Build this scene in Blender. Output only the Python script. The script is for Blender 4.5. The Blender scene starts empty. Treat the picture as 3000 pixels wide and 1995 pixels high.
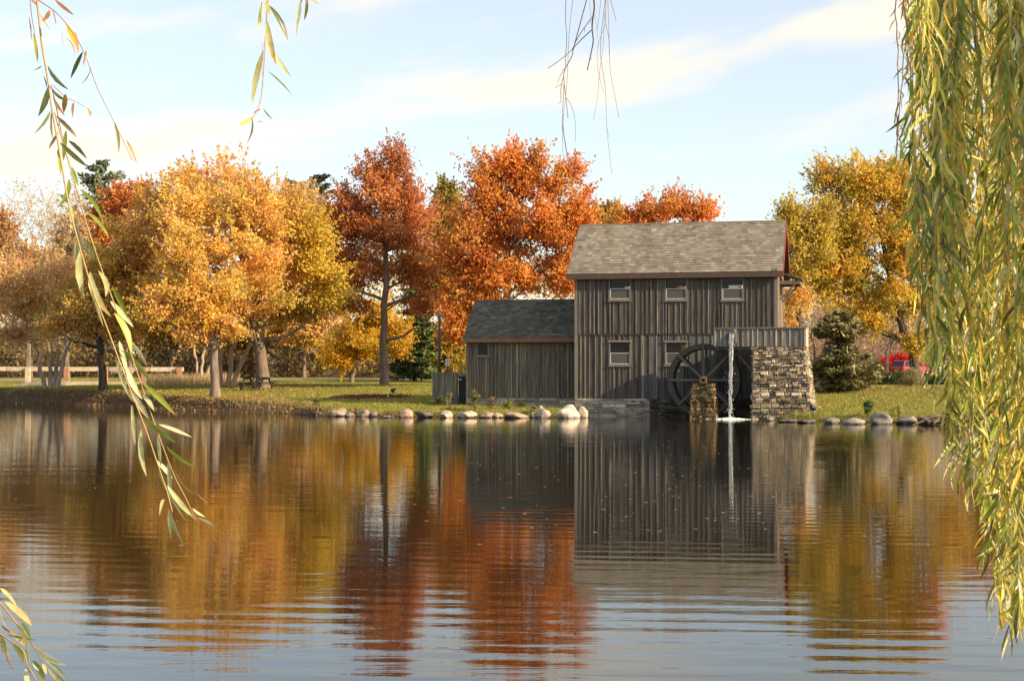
import bpy, bmesh, math, random
import numpy as np
SC = bpy.context.scene
COL = SC.collection
RAD = math.radians

# ------------------------------------------------------------------ camera, sky, sun, exposure
F, CX, HY, H = 4450.0, 1500.0, 1095.0, 1.8        # focal length in photo pixels, principal column, horizon row, eye height
cam = bpy.data.cameras.new('camera')
cam.lens = 36.0 * F / 3000.0
cam.sensor_width = 36.0
cam.shift_y = (HY - 997.5) / 3000.0
cam.clip_start = 0.1
cam.clip_end = 3000
camo = bpy.data.objects.new('camera', cam)
camo.location = (0, 0, H)
camo.rotation_euler = (math.pi / 2, 0, 0)
COL.objects.link(camo)
SC.camera = camo

SUN_AZ, SUN_EL = -28.0, 26.0                       # azimuth measured from +X towards +Y
world = bpy.data.worlds.new('World')
SC.world = world
world.use_nodes = True
wn, wl = world.node_tree.nodes, world.node_tree.links
wn.clear()
w_out = wn.new('ShaderNodeOutputWorld')
w_bg = wn.new('ShaderNodeBackground')
w_bg.inputs['Strength'].default_value = 0.14
sky = wn.new('ShaderNodeTexSky')
sky.sky_type = 'NISHITA'
sky.sun_disc = False
sky.sun_elevation = RAD(SUN_EL)
sky.sun_rotation = RAD(90 - SUN_AZ)                # clockwise from +Y
sky.air_density = 1.0
sky.dust_density = 1.2
sky.ozone_density = 1.5
tc = wn.new('ShaderNodeTexCoord')
sep = wn.new('ShaderNodeSeparateXYZ')
wl.new(tc.outputs['Generated'], sep.inputs[0])
def wmath(op, a, b=None, c=None):
    n = wn.new('ShaderNodeMath'); n.operation = op
    for i, v in enumerate((a, b, c)):
        if v is None: continue
        if isinstance(v, (int, float)): n.inputs[i].default_value = v
        else: wl.new(v, n.inputs[i])
    return n.outputs[0]
az = wmath('ARCTAN2', sep.outputs[0], sep.outputs[1])
el = wmath('ARCSINE', sep.outputs[2])
comb = wn.new('ShaderNodeCombineXYZ')
v_el = wmath('SUBTRACT', el, wmath('MULTIPLY', az, 0.16))     # the cloud streets rise gently to the right
wl.new(wmath('MULTIPLY', az, 4.5), comb.inputs[0])
wl.new(wmath('MULTIPLY', v_el, 17.0), comb.inputs[1])
nz = wn.new('ShaderNodeTexNoise')
nz.inputs['Scale'].default_value = 1.0
nz.inputs['Detail'].default_value = 7
nz.inputs['Roughness'].default_value = 0.56
wl.new(comb.outputs[0], nz.inputs['Vector'])
def band(center, width, gain):
    d = wmath('DIVIDE', wmath('SUBTRACT', v_el, center), width)
    g = wmath('MULTIPLY', wmath('MULTIPLY', d, d), -1.0)
    return wmath('MULTIPLY', wmath('EXPONENT', g), gain)
cov = wmath('ADD', band(0.185, 0.021, 0.36), band(0.262, 0.022, 0.30))
cov = wmath('ADD', cov, band(0.12, 0.022, 0.20))
cov = wmath('ADD', cov, wmath('MULTIPLY', nz.outputs[0], 1.25))
mr = wn.new('ShaderNodeMapRange')
mr.interpolation_type = 'SMOOTHSTEP'
mr.inputs['From Min'].default_value = 0.72
mr.inputs['From Max'].default_value = 1.05
mr.inputs['To Min'].default_value = 0.36        # a thin high veil everywhere
mr.inputs['To Max'].default_value = 0.95
wl.new(cov, mr.inputs['Value'])
mixc = wn.new('ShaderNodeMix'); mixc.data_type = 'RGBA'
wl.new(mr.outputs[0], mixc.inputs[0])
wl.new(sky.outputs[0], mixc.inputs[6])
mixc.inputs[7].default_value = (4.35, 4.0, 3.35, 1)
wl.new(mixc.outputs[2], w_bg.inputs['Color'])
wl.new(w_bg.outputs[0], w_out.inputs[0])

sun = bpy.data.lights.new('sun', 'SUN')
sun.energy = 4.6
sun.angle = RAD(0.5)
sun.color = (1.0, 0.79, 0.50)
suno = bpy.data.objects.new('sun', sun)
from mathutils import Vector
sdir = Vector((math.cos(RAD(SUN_EL)) * math.cos(RAD(SUN_AZ)), math.cos(RAD(SUN_EL)) * math.sin(RAD(SUN_AZ)), math.sin(RAD(SUN_EL))))
suno.rotation_euler = sdir.to_track_quat('Z', 'Y').to_euler()
suno.location = (40, -10, 40)
COL.objects.link(suno)
SC.view_settings.view_transform = 'Standard'
SC.view_settings.look = 'None'
SC.view_settings.gamma = 1
SC.view_settings.exposure = 0.88
SC.cycles.max_bounces = 8
SC.cycles.transparent_max_bounces = 8

# ------------------------------------------------------------------ helpers
def P(px, py, Y):
    return np.array(((px - CX) / F * Y, Y, H + (HY - py) / F * Y))

def mk(name, V, Fc, mats, parent=None, col=None, mi=None, smooth=False, loc=None):
    me = bpy.data.meshes.new(name)
    V = np.asarray(V, dtype=np.float32)
    if isinstance(Fc, np.ndarray):
        n, k = Fc.shape
        loops = Fc.astype(np.int32).ravel()
        starts = np.arange(0, n * k, k, dtype=np.int32)
    else:
        lens = np.array([len(f) for f in Fc], dtype=np.int32)
        n = len(lens)
        loops = np.fromiter((i for f in Fc for i in f), dtype=np.int32)
        starts = np.concatenate(([0], np.cumsum(lens)[:-1])).astype(np.int32)
    me.vertices.add(len(V)); me.vertices.foreach_set('co', V.ravel())
    me.loops.add(len(loops)); me.loops.foreach_set('vertex_index', loops)
    me.polygons.add(n); me.polygons.foreach_set('loop_start', starts)
    me.polygons.foreach_set('use_smooth', np.full(n, bool(smooth)))
    for m in (mats if isinstance(mats, (list, tuple)) else [mats]): me.materials.append(m)
    if mi is not None: me.polygons.foreach_set('material_index', np.asarray(mi, dtype=np.int32))
    if col is not None:
        c = np.ones((len(V), 4), dtype=np.float32); c[:, :3] = np.asarray(col, dtype=np.float32)[:, :3]
        a = me.color_attributes.new('col', 'FLOAT_COLOR', 'POINT')
        a.data.foreach_set('color', c.ravel())
    me.update(calc_edges=True)
    o = bpy.data.objects.new(name, me)
    COL.objects.link(o)
    if parent is not None: o.parent = parent
    if loc is not None: o.location = loc
    return o

def tag(o, label=None, cat=None, group=None, kind=None):
    if label: o['label'] = label
    if cat: o['category'] = cat
    if group: o['group'] = group
    if kind: o['kind'] = kind
    return o

def thing(name, label, cat, loc=(0, 0, 0), rz=0, group=None):
    o = bpy.data.objects.new(name, None)
    o.empty_display_size = 0.3
    COL.objects.link(o)
    o.location = [float(v) for v in loc]; o.rotation_euler = (0, 0, rz)
    return tag(o, label, cat, group)

class MB:
    def __init__(s): s.V = []; s.F = []; s.C = []; s.n = 0
    def add(s, V, Fc, col=(1, 1, 1)):
        V = np.asarray(V, float)
        s.V.append(V)
        s.F += [tuple(i + s.n for i in f) for f in Fc]
        c = np.asarray(col, float)
        s.C.append(c if c.ndim == 2 else np.tile(c, (len(V), 1)))
        s.n += len(V)
    BOXF = [(0, 3, 2, 1), (4, 5, 6, 7), (0, 1, 5, 4), (1, 2, 6, 5), (2, 3, 7, 6), (3, 0, 4, 7)]
    def hexa(s, p, col=(1, 1, 1)):        # p: 4 bottom points counter-clockwise, 4 top points
        s.add(p, MB.BOXF, col)
    def box(s, x0, x1, y0, y1, z0, z1, col=(1, 1, 1)):
        s.hexa([(x0, y0, z0), (x1, y0, z0), (x1, y1, z0), (x0, y1, z0), (x0, y0, z1), (x1, y0, z1), (x1, y1, z1), (x0, y1, z1)], col)
    def bar(s, a, b, w, h, col=(1, 1, 1), up=(0, 0, 1)):   # a squared bar from a to b
        a = np.array(a, float); b = np.array(b, float)
        d = b - a; d /= np.linalg.norm(d)
        u = np.array(up, float); sd = np.cross(d, u)
        if np.linalg.norm(sd) < 1e-4: sd = np.array((1., 0, 0))
        sd /= np.linalg.norm(sd); u = np.cross(sd, d)
        q = [(-1, -1), (1, -1), (1, 1), (-1, 1)]
        s.hexa([a + sd * w / 2 * i + u * h / 2 * j for i, j in q] + [b + sd * w / 2 * i + u * h / 2 * j for i, j in q], col)
    def tube(s, pts, rad, n=6, col=(1, 1, 1), cap=True):
        pts = np.asarray(pts, float); k = len(pts)
        rad = np.full(k, rad) if np.isscalar(rad) else np.asarray(rad, float)
        t = np.gradient(pts, axis=0)
        t /= np.linalg.norm(t, axis=1)[:, None] + 1e-9
        ref = np.array((1., 0.13, 0.07)) if abs(t[0, 2]) > .7 else np.array((0.07, 0.11, 1.))
        a = np.cross(t, ref); a /= np.linalg.norm(a, axis=1)[:, None] + 1e-9
        b = np.cross(t, a)
        th = np.arange(n) * 2 * math.pi / n
        V = (pts[:, None, :] + rad[:, None, None] * (np.cos(th)[None, :, None] * a[:, None, :] + np.sin(th)[None, :, None] * b[:, None, :])).reshape(-1, 3)
        Fc = [(i * n + j, i * n + (j + 1) % n, (i + 1) * n + (j + 1) % n, (i + 1) * n + j) for i in range(k - 1) for j in range(n)]
        if cap: Fc += [tuple(range(n - 1, -1, -1)), tuple((k - 1) * n + j for j in range(n))]
        s.add(V, Fc, col)
    def build(s, name, mat, parent=None, smooth=False, loc=None):
        return mk(name, np.concatenate(s.V), s.F, mat, parent, np.concatenate(s.C), None, smooth, loc)

# ------------------------------------------------------------------ materials
def newmat(name):
    m = bpy.data.materials.new(name); m.use_nodes = True
    nt = m.node_tree; nt.nodes.clear()
    out = nt.nodes.new('ShaderNodeOutputMaterial')
    return m, nt, nt.nodes, nt.links, out

def surf(name, base=None, rough=.8, spec=.3, nscale=(8, 8, 8), namp=.35, bump=0, bscale=30, metal=0, coat=0):
    """base colour (or the mesh's own 'col' attribute) times a mottling noise"""
    m, nt, N, L, out = newmat(name)
    p = N.new('ShaderNodeBsdfPrincipled')
    p.inputs['Roughness'].default_value = rough
    p.inputs['Specular IOR Level'].default_value = spec
    p.inputs['Metallic'].default_value = metal
    p.inputs['Coat Weight'].default_value = coat
    t = N.new('ShaderNodeTexCoord'); mp = N.new('ShaderNodeMapping')
    mp.inputs['Scale'].default_value = nscale
    L.new(t.outputs['Object'], mp.inputs['Vector'])
    n = N.new('ShaderNodeTexNoise'); n.inputs['Scale'].default_value = 1; n.inputs['Detail'].default_value = 5; n.inputs['Roughness'].default_value = .6
    L.new(mp.outputs[0], n.inputs['Vector'])
    r = N.new('ShaderNodeMapRange')
    r.inputs['From Min'].default_value = .25; r.inputs['From Max'].default_value = .75
    r.inputs['To Min'].default_value = 1 - namp; r.inputs['To Max'].default_value = 1 + namp
    L.new(n.outputs[0], r.inputs['Value'])
    mx = N.new('ShaderNodeMix'); mx.data_type = 'RGBA'; mx.blend_type = 'MULTIPLY'; mx.inputs[0].default_value = 1
    if base is None:
        a = N.new('ShaderNodeAttribute'); a.attribute_name = 'col'
        L.new(a.outputs['Color'], mx.inputs[6])
    else:
        mx.inputs[6].default_value = (*base, 1)
    L.new(r.outputs[0], mx.inputs[7])
    L.new(mx.outputs[2], p.inputs['Base Color'])
    if bump:
        n2 = N.new('ShaderNodeTexNoise'); n2.inputs['Scale'].default_value = bscale; n2.inputs['Detail'].default_value = 4
        L.new(t.outputs['Object'], n2.inputs['Vector'])
        b = N.new('ShaderNodeBump'); b.inputs['Distance'].default_value = bump; b.inputs['Strength'].default_value = 1
        L.new(n2.outputs[0], b.inputs['Height']); L.new(b.outputs[0], p.inputs['Normal'])
    L.new(p.outputs[0], out.inputs[0])
    return m

def leafmat(name, trans=.35, rough=.55, spec=.25, under=None, nscale=0):
    m, nt, N, L, out = newmat(name)
    a = N.new('ShaderNodeAttribute'); a.attribute_name = 'col'
    colr = a.outputs['Color']
    if under:
        g = N.new('ShaderNodeNewGeometry')
        mx = N.new('ShaderNodeMix'); mx.data_type = 'RGBA'
        sc = N.new('ShaderNodeMath'); sc.operation = 'MULTIPLY'; sc.inputs[1].default_value = .42
        L.new(g.outputs['Backfacing'], sc.inputs[0]); L.new(sc.outputs[0], mx.inputs[0])
        L.new(a.outputs['Color'], mx.inputs[6]); mx.inputs[7].default_value = (*under, 1)
        colr = mx.outputs[2]
    if nscale:
        t = N.new('ShaderNodeTexCoord')
        n = N.new('ShaderNodeTexNoise'); n.inputs['Scale'].default_value = nscale; n.inputs['Detail'].default_value = 3
        L.new(t.outputs['Object'], n.inputs['Vector'])
        r = N.new('ShaderNodeMapRange'); r.inputs['From Min'].default_value = .3; r.inputs['From Max'].default_value = .7
        r.inputs['To Min'].default_value = .75; r.inputs['To Max'].default_value = 1.2
        L.new(n.outputs[0], r.inputs['Value'])
        m2 = N.new('ShaderNodeMix'); m2.data_type = 'RGBA'; m2.blend_type = 'MULTIPLY'; m2.inputs[0].default_value = 1
        L.new(colr, m2.inputs[6]); L.new(r.outputs[0], m2.inputs[7]); colr = m2.outputs[2]
    p = N.new('ShaderNodeBsdfPrincipled')
    p.inputs['Roughness'].default_value = rough; p.inputs['Specular IOR Level'].default_value = spec
    tr = N.new('ShaderNodeBsdfTranslucent')
    mix = N.new('ShaderNodeMixShader'); mix.inputs[0].default_value = trans
    L.new(colr, p.inputs['Base Color']); L.new(colr, tr.inputs['Color'])
    L.new(p.outputs[0], mix.inputs[1]); L.new(tr.outputs[0], mix.inputs[2]); L.new(mix.outputs[0], out.inputs[0])
    return m

M_leaf = leafmat('autumn_leaves', .45)
M_needle = leafmat('needles', .12, .6)
M_grass = leafmat('grass_blades', .3, .7, .15)
M_willow = leafmat('willow_leaves', .45, .36, .5, under=(.60, .60, .36), nscale=40)
M_bark = surf('bark', None, .9, .15, (6, 6, 1.2), .5, .012, 18)
M_twig = surf('willow_twig', None, .6, .3, (60, 60, 60), .25)
M_wood = surf('weathered_boards', None, .85, .2, (14, 14, 1.1), .62, .004, 60)
M_shingle = surf('shingles', None, .9, .15, (1.2, 1.2, 1.2), .22)
M_stone = surf('stone', None, .85, .25, (9, 9, 9), .4, .012, 28)
M_rock = surf('boulder', None, .85, .25, (4, 4, 4), .35, .03, 9)
M_paint = surf('painted_wood', None, .6, .3, (20, 20, 3), .25)
M_wet = surf('wet_wood', None, .45, .4, (12, 12, 12), .5, .006, 40)
M_metal = surf('dark_metal', (.035, .035, .035), .5, .4, (20, 20, 20), .2)
M_white = surf('white_sign', (.72, .72, .68), .5, .3, (20, 20, 20), .06)
M_black = surf('black_paint', (.012, .012, .012), .5, .3, (20, 20, 20), .1)
M_conc = surf('concrete', None, .9, .15, (3, 3, 3), .25, .01, 20)
M_screen = surf('insect_screen', (.085, .083, .078), .7, .2, (200, 200, 200), .2)
def glassmat(name, tint, trans=.6):
    m, nt, N, L, out = newmat(name)
    p = N.new('ShaderNodeBsdfPrincipled'); p.inputs['Base Color'].default_value = (*tint, 1)
    p.inputs['Roughness'].default_value = .04; p.inputs['Specular IOR Level'].default_value = .5
    t = N.new('ShaderNodeBsdfTransparent'); t.inputs['Color'].default_value = (.8, .82, .8, 1)
    mix = N.new('ShaderNodeMixShader'); mix.inputs[0].default_value = trans
    L.new(p.outputs[0], mix.inputs[1]); L.new(t.outputs[0], mix.inputs[2]); L.new(mix.outputs[0], out.inputs[0])
    return m
M_glass = glassmat('window_glass', (.02, .022, .022), .6)
M_darkglass = glassmat('car_glass', (.015, .018, .022), .15)

# ------------------------------------------------------------------ terrain
SH = sorted([(-120, 118), (-60, 108), (-45, 100), (-32.4, 96), (-22.6, 84.5), (-18.1, 77), (-12.9, 70.5), (-9.5, 68), (-8.3, 64.6),
             (-5.7, 63.6), (-1.4, 62.8), (2.6, 62.6), (3.3, 66.5), (9.3, 66.5), (9.9, 60.6), (10.9, 58.6), (11.7, 57.6), (12.7, 56.8),
             (14.8, 55.4), (16.1, 53.8), (17.5, 52.4), (24, 47), (34, 38), (48, 20), (60, -10), (120, -40)])
SHX, SHY = np.array([a for a, b in SH], float), np.array([b for a, b in SH], float)
rngG = np.random.default_rng(5)
_ph = rngG.uniform(0, 6.28, (10, 2)); _fr = rngG.uniform(.15, 1.6, (10, 2)) * rngG.choice([-1, 1], (10, 2))
def rough(x, y):
    s = 0
    for i in range(10): s = s + np.sin(x * _fr[i, 0] + y * _fr[i, 1] + _ph[i, 0]) * np.sin(y * _fr[i, 1] * .7 + _ph[i, 1]) / 10
    return s
def sst(a): a = np.clip(a, 0, 1); return a * a * (3 - 2 * a)
HBX = [-40, -22, -17, -13, -9, -4, 2.6, 10, 14, 20, 40]
HBZ = [.86, .80, .62, .52, .36, .32, .30, .22, .28, .32, .5]
def shore(x): return np.interp(x, SHX, SHY)
def gz(x, y):
    x = np.asarray(x, float); y = np.asarray(y, float)
    t = y - shore(x)
    hb = np.interp(x, HBX, HBZ)
    up = hb * sst(t / np.interp(x, [-20, -8], [1.9, 1.3])) * (t > 0)
    z = up + np.maximum(1.12 - hb, 0) * sst(t / 24) + .36 * sst((y - 98) / 30) + .03 * np.maximum(y - 150, 0)
    z = z + rough(x, y) * .05 * sst(t / 3)
    z = np.where(t < 0, -1.1 * sst(-t / 3.5) - .02, z)
    # the near bank the willow grows on
    tn = np.where(x > 2.4, 3.2, -2.0) + 0 * y - y
    near = np.where(tn > 0, .55 * sst(tn / 2.0), -1.1 * sst(-tn / 3.5))
    z = np.where(tn > -4, np.maximum(z * (t > 0) + (-1.1) * (t <= 0), near), z)
    return z

xs = np.unique(np.concatenate([np.linspace(-900, -60, 30), np.arange(-60, -40, 1.2), np.arange(-40, 26, .4), np.arange(26, 60, 1.5), np.linspace(60, 900, 30)]))
ys = np.unique(np.concatenate([np.linspace(-300, -10, 16), np.arange(-10, 10, .8), np.arange(10, 44, 2.), np.arange(44, 104, .35), np.arange(104, 160, 1.5), np.linspace(160, 1500, 24)]))
GX, GY = np.meshgrid(xs, ys)
GZ = gz(GX, GY)
V = np.stack([GX, GY, GZ], -1).reshape(-1, 3)
nx, ny = len(xs), len(ys)
idx = np.arange(nx * ny).reshape(ny, nx)
Fq = np.stack([idx[:-1, :-1], idx[:-1, 1:], idx[1:, 1:], idx[1:, :-1]], -1).reshape(-1, 4)
T = GY - shore(GX)
soil = np.clip(1.25 - T / np.interp(GX, [-24, -14, -8, -2], [2.6, 2.4, 1.3, .55]) + rough(GX * 2.3, GY * 2.9) * .9, 0, 1)
soil = np.maximum(soil, np.clip((GY - 126) / 4, 0, 1))                              # leaf mould under the far trees
litter = np.zeros_like(soil)
for (lx, ly, r) in ((-14.7, 75, 5), (-14.6, 88, 7), (-26, 90, 8), (-6.9, 74.5, 2.2), (17, 73, 3.0), (-8, 91, 4)):
    litter = np.maximum(litter, np.clip(1.3 - np.hypot(GX - lx, (GY - ly) * 1.3) / r, 0, 1) * .8)
colr = np.stack([soil.ravel(), litter.ravel(), np.zeros(soil.size)], -1)
m, nt, N, L, out = newmat('lawn_and_soil')
p = N.new('ShaderNodeBsdfPrincipled'); p.inputs['Roughness'].default_value = .95; p.inputs['Specular IOR Level'].default_value = .1
t = N.new('ShaderNodeTexCoord')
def gn(scale, detail=5, sc3=(1, 1, 1)):
    mp = N.new('ShaderNodeMapping'); mp.inputs['Scale'].default_value = sc3; L.new(t.outputs['Object'], mp.inputs['Vector'])
    n = N.new('ShaderNodeTexNoise'); n.inputs['Scale'].default_value = scale; n.inputs['Detail'].default_value = detail; n.inputs['Roughness'].default_value = .65
    L.new(mp.outputs[0], n.inputs['Vector']); return n.outputs[0]
def ramp(fac, stops):
    r = N.new('ShaderNodeValToRGB'); e = r.color_ramp.elements
    e[0].position, e[0].color = stops[0][0], (*stops[0][1], 1); e[1].position, e[1].color = stops[-1][0], (*stops[-1][1], 1)
    for ps, c in stops[1:-1]:
        q = e.new(ps); q.color = (*c, 1)
    L.new(fac, r.inputs[0]); return r.outputs[0]
def mixrgb(f, a, b):
    mx = N.new('ShaderNodeMix'); mx.data_type = 'RGBA'
    (L.new(f, mx.inputs[0]) if not isinstance(f, float) else setattr(mx.inputs[0], 'default_value', f))
    L.new(a, mx.inputs[6]); L.new(b, mx.inputs[7]); return mx.outputs[2]
g1 = ramp(gn(.9, 8), [(.3, (.16, .165, .032)), (.5, (.235, .22, .045)), (.7, (.31, .26, .07))])
s1 = ramp(gn(6, 8), [(.3, (.03, .02, .012)), (.52, (.085, .055, .03)), (.72, (.19, .115, .06))])
l1 = ramp(gn(7, 6), [(.35, (.09, .05, .02)), (.5, (.22, .12, .05)), (.65, (.34, .18, .07))])
at = N.new('ShaderNodeAttribute'); at.attribute_name = 'col'
sp = N.new('ShaderNodeSeparateColor'); L.new(at.outputs['Color'], sp.inputs[0])
def thr(f, nfac):
    a = N.new('ShaderNodeMath'); a.operation = 'ADD'; L.new(f, a.inputs[0]); L.new(nfac, a.inputs[1])
    r = N.new('ShaderNodeMapRange'); r.inputs['From Min'].default_value = .85; r.inputs['From Max'].default_value = 1.15; L.new(a.outputs[0], r.inputs['Value']); return r.outputs[0]
c = mixrgb(thr(sp.outputs[1], gn(3, 6)), g1, l1)
c = mixrgb(thr(sp.outputs[0], gn(4, 6)), c, s1)
L.new(c, p.inputs['Base Color'])
b = N.new('ShaderNodeBump'); b.inputs['Distance'].default_value = .06; L.new(gn(9, 6), b.inputs['Height']); L.new(b.outputs[0], p.inputs['Normal'])
L.new(p.outputs[0], out.inputs[0])
tag(mk('ground', V, Fq, m, col=colr, smooth=True), kind='structure')

# pond water
m, nt, N, L, out = newmat('pond_water')
p = N.new('ShaderNodeBsdfPrincipled')
p.inputs['Base Color'].default_value = (.012, .011, .006, 1)
p.inputs['Roughness'].default_value = .02; p.inputs['IOR'].default_value = 1.333
t = N.new('ShaderNodeTexCoord')
def wmul(a, k):
    n = N.new('ShaderNodeMath'); n.operation = 'MULTIPLY'; L.new(a, n.inputs[0])
    if isinstance(k, (int, float)): n.inputs[1].default_value = k
    else: L.new(k, n.inputs[1])
    return n.outputs[0]
def wadd(a, c):
    n = N.new('ShaderNodeMath'); n.operation = 'ADD'; L.new(a, n.inputs[0]); L.new(c, n.inputs[1]); return n.outputs[0]
hh = wmul(gn(1, 2, (0.30, 1.9, 1)), .0034)
hh = wadd(hh, wmul(gn(1, 3, (1.1, 5.5, 1)), .0015))
hh = wadd(hh, wmul(gn(1, 1, (.10, .75, 1)), .0036))
mp = N.new('ShaderNodeMapping'); mp.inputs['Location'].default_value = (-8.9, -60.4, 0); L.new(t.outputs['Object'], mp.inputs['Vector'])
wv = N.new('ShaderNodeTexWave'); wv.wave_type = 'RINGS'; wv.rings_direction = 'SPHERICAL'; wv.inputs['Scale'].default_value = .7
wv.inputs['Distortion'].default_value = 2.6; wv.inputs['Detail'].default_value = 2; wv.inputs['Detail Scale'].default_value = .5
L.new(mp.outputs[0], wv.inputs['Vector'])
calm = N.new('ShaderNodeMapRange'); calm.inputs['From Min'].default_value = .36; calm.inputs['From Max'].default_value = .60
L.new(gn(1, 2, (.06, .16, 1)), calm.inputs['Value'])
hh = wadd(hh, wmul(wmul(wv.outputs['Fac'], .0012), calm.outputs[0]))
b = N.new('ShaderNodeBump'); b.inputs['Distance'].default_value = 1.0; b.inputs['Strength'].default_value = 1.0
L.new(hh, b.inputs['Height']); L.new(b.outputs[0], p.inputs['Normal']); L.new(p.outputs[0], out.inputs[0])
tag(mk('pond_water', [(-200, -200, 0), (200, -200, 0), (200, 125, 0), (-200, 125, 0)], np.array([[0, 1, 2, 3]]), m), kind='structure')

# gravel path behind the lawn
pv = []; pf = []
pxs = np.arange(-70, 6, 1.0)
for i, x in enumerate(pxs):
    yc = 118 + 2.0 * math.sin(x * .05) + max(0, x + 8) * .12
    for dy in (-2.2, -1, 0, 1, 2.2): pv.append((x, yc + dy, float(gz(x, yc + dy)) + .035 - .02 * (abs(dy) > 2)))
for i in range(len(pxs) - 1):
    for j in range(4): pf.append((i * 5 + j, (i + 1) * 5 + j, (i + 1) * 5 + j + 1, i * 5 + j + 1))
M_path = surf('path_gravel', (.30, .24, .19), .95, .1, (2, 2, 2), .3, .01, 30)
tag(mk('path', pv, pf, M_path, smooth=True), kind='structure')

# ------------------------------------------------------------------ vegetation builders
GOLD = [(.76, .44, .09), (.80, .54, .13), (.72, .38, .11), (.70, .52, .10), (.78, .48, .22)]
ORANGE = [(.72, .27, .055), (.78, .36, .08), (.64, .20, .05), (.76, .42, .11)]
RED = [(.58, .20, .065), (.66, .28, .095), (.50, .165, .06), (.68, .34, .12)]
YELLOW = [(.72, .44, .035), (.66, .36, .03), (.60, .42, .06)]
YGREEN = [(.66, .49, .07), (.56, .46, .07), (.72, .47, .07)]
OLIVE = [(.54, .38, .08), (.62, .42, .09), (.46, .36, .08)]
BROWN = [(.70, .42, .16), (.74, .50, .22), (.64, .35, .13)]
TAN = [(.76, .57, .32), (.72, .52, .26), (.68, .44, .20)]
DGREEN = [(.085, .115, .04), (.115, .14, .05), (.065, .09, .035)]
MGREEN = [(.13, .17, .035), (.10, .14, .03), (.2, .21, .045)]
SCARLET = [(.62, .012, .02), (.70, .03, .03), (.45, .01, .015)]

def leafquads(rng, pos, size, outward, col, droop=.25, aspect=.55):
    n = len(pos)
    nr = rng.normal(size=(n, 3)) + outward * .45 + np.array(sdir) * .55 + np.array((0, 0, .2))      # leaves turn to the sun
    nr /= np.linalg.norm(nr, axis=1)[:, None] + 1e-9
    tg = rng.normal(size=(n, 3)) + outward * .3 - np.array((0, 0, droop * 2))
    tg -= nr * (tg * nr).sum(1)[:, None]
    tg /= np.linalg.norm(tg, axis=1)[:, None] + 1e-9
    bt = np.cross(nr, tg)
    ln = size * rng.uniform(.65, 1.3, n)[:, None]
    w = ln * aspect
    k = rng.uniform(-.08, .16, n)[:, None]
    V = np.stack([pos - tg * ln * .5, pos + bt * w * .5 + tg * ln * k + nr * ln * .1, pos + tg * ln * .5, pos - bt * w * .5 + tg * ln * k + nr * ln * .1], 1).reshape(-1, 3)
    Fc = np.arange(4 * n).reshape(n, 4)
    return V, Fc, np.repeat(col, 4, axis=0)

def palcol(rng, pal, clump_id, nclump, mix=.6):
    pal = np.array(pal)
    pc = rng.integers(0, len(pal), nclump)
    n = len(clump_id)
    use = rng.random(n) < mix
    ids = np.where(use, pc[clump_id], rng.integers(0, len(pal), n))
    br = rng.uniform(.74, 1.2, nclump)[clump_id] * rng.uniform(.75, 1.2, n)
    return pal[ids] * br[:, None]

def bez(a, b, bend, k=5):
    a = np.asarray(a, float); b = np.asarray(b, float)
    u = np.linspace(0, 1, k)[:, None]
    return a + (b - a) * u + np.asarray(bend) * (4 * u * (1 - u))

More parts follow.
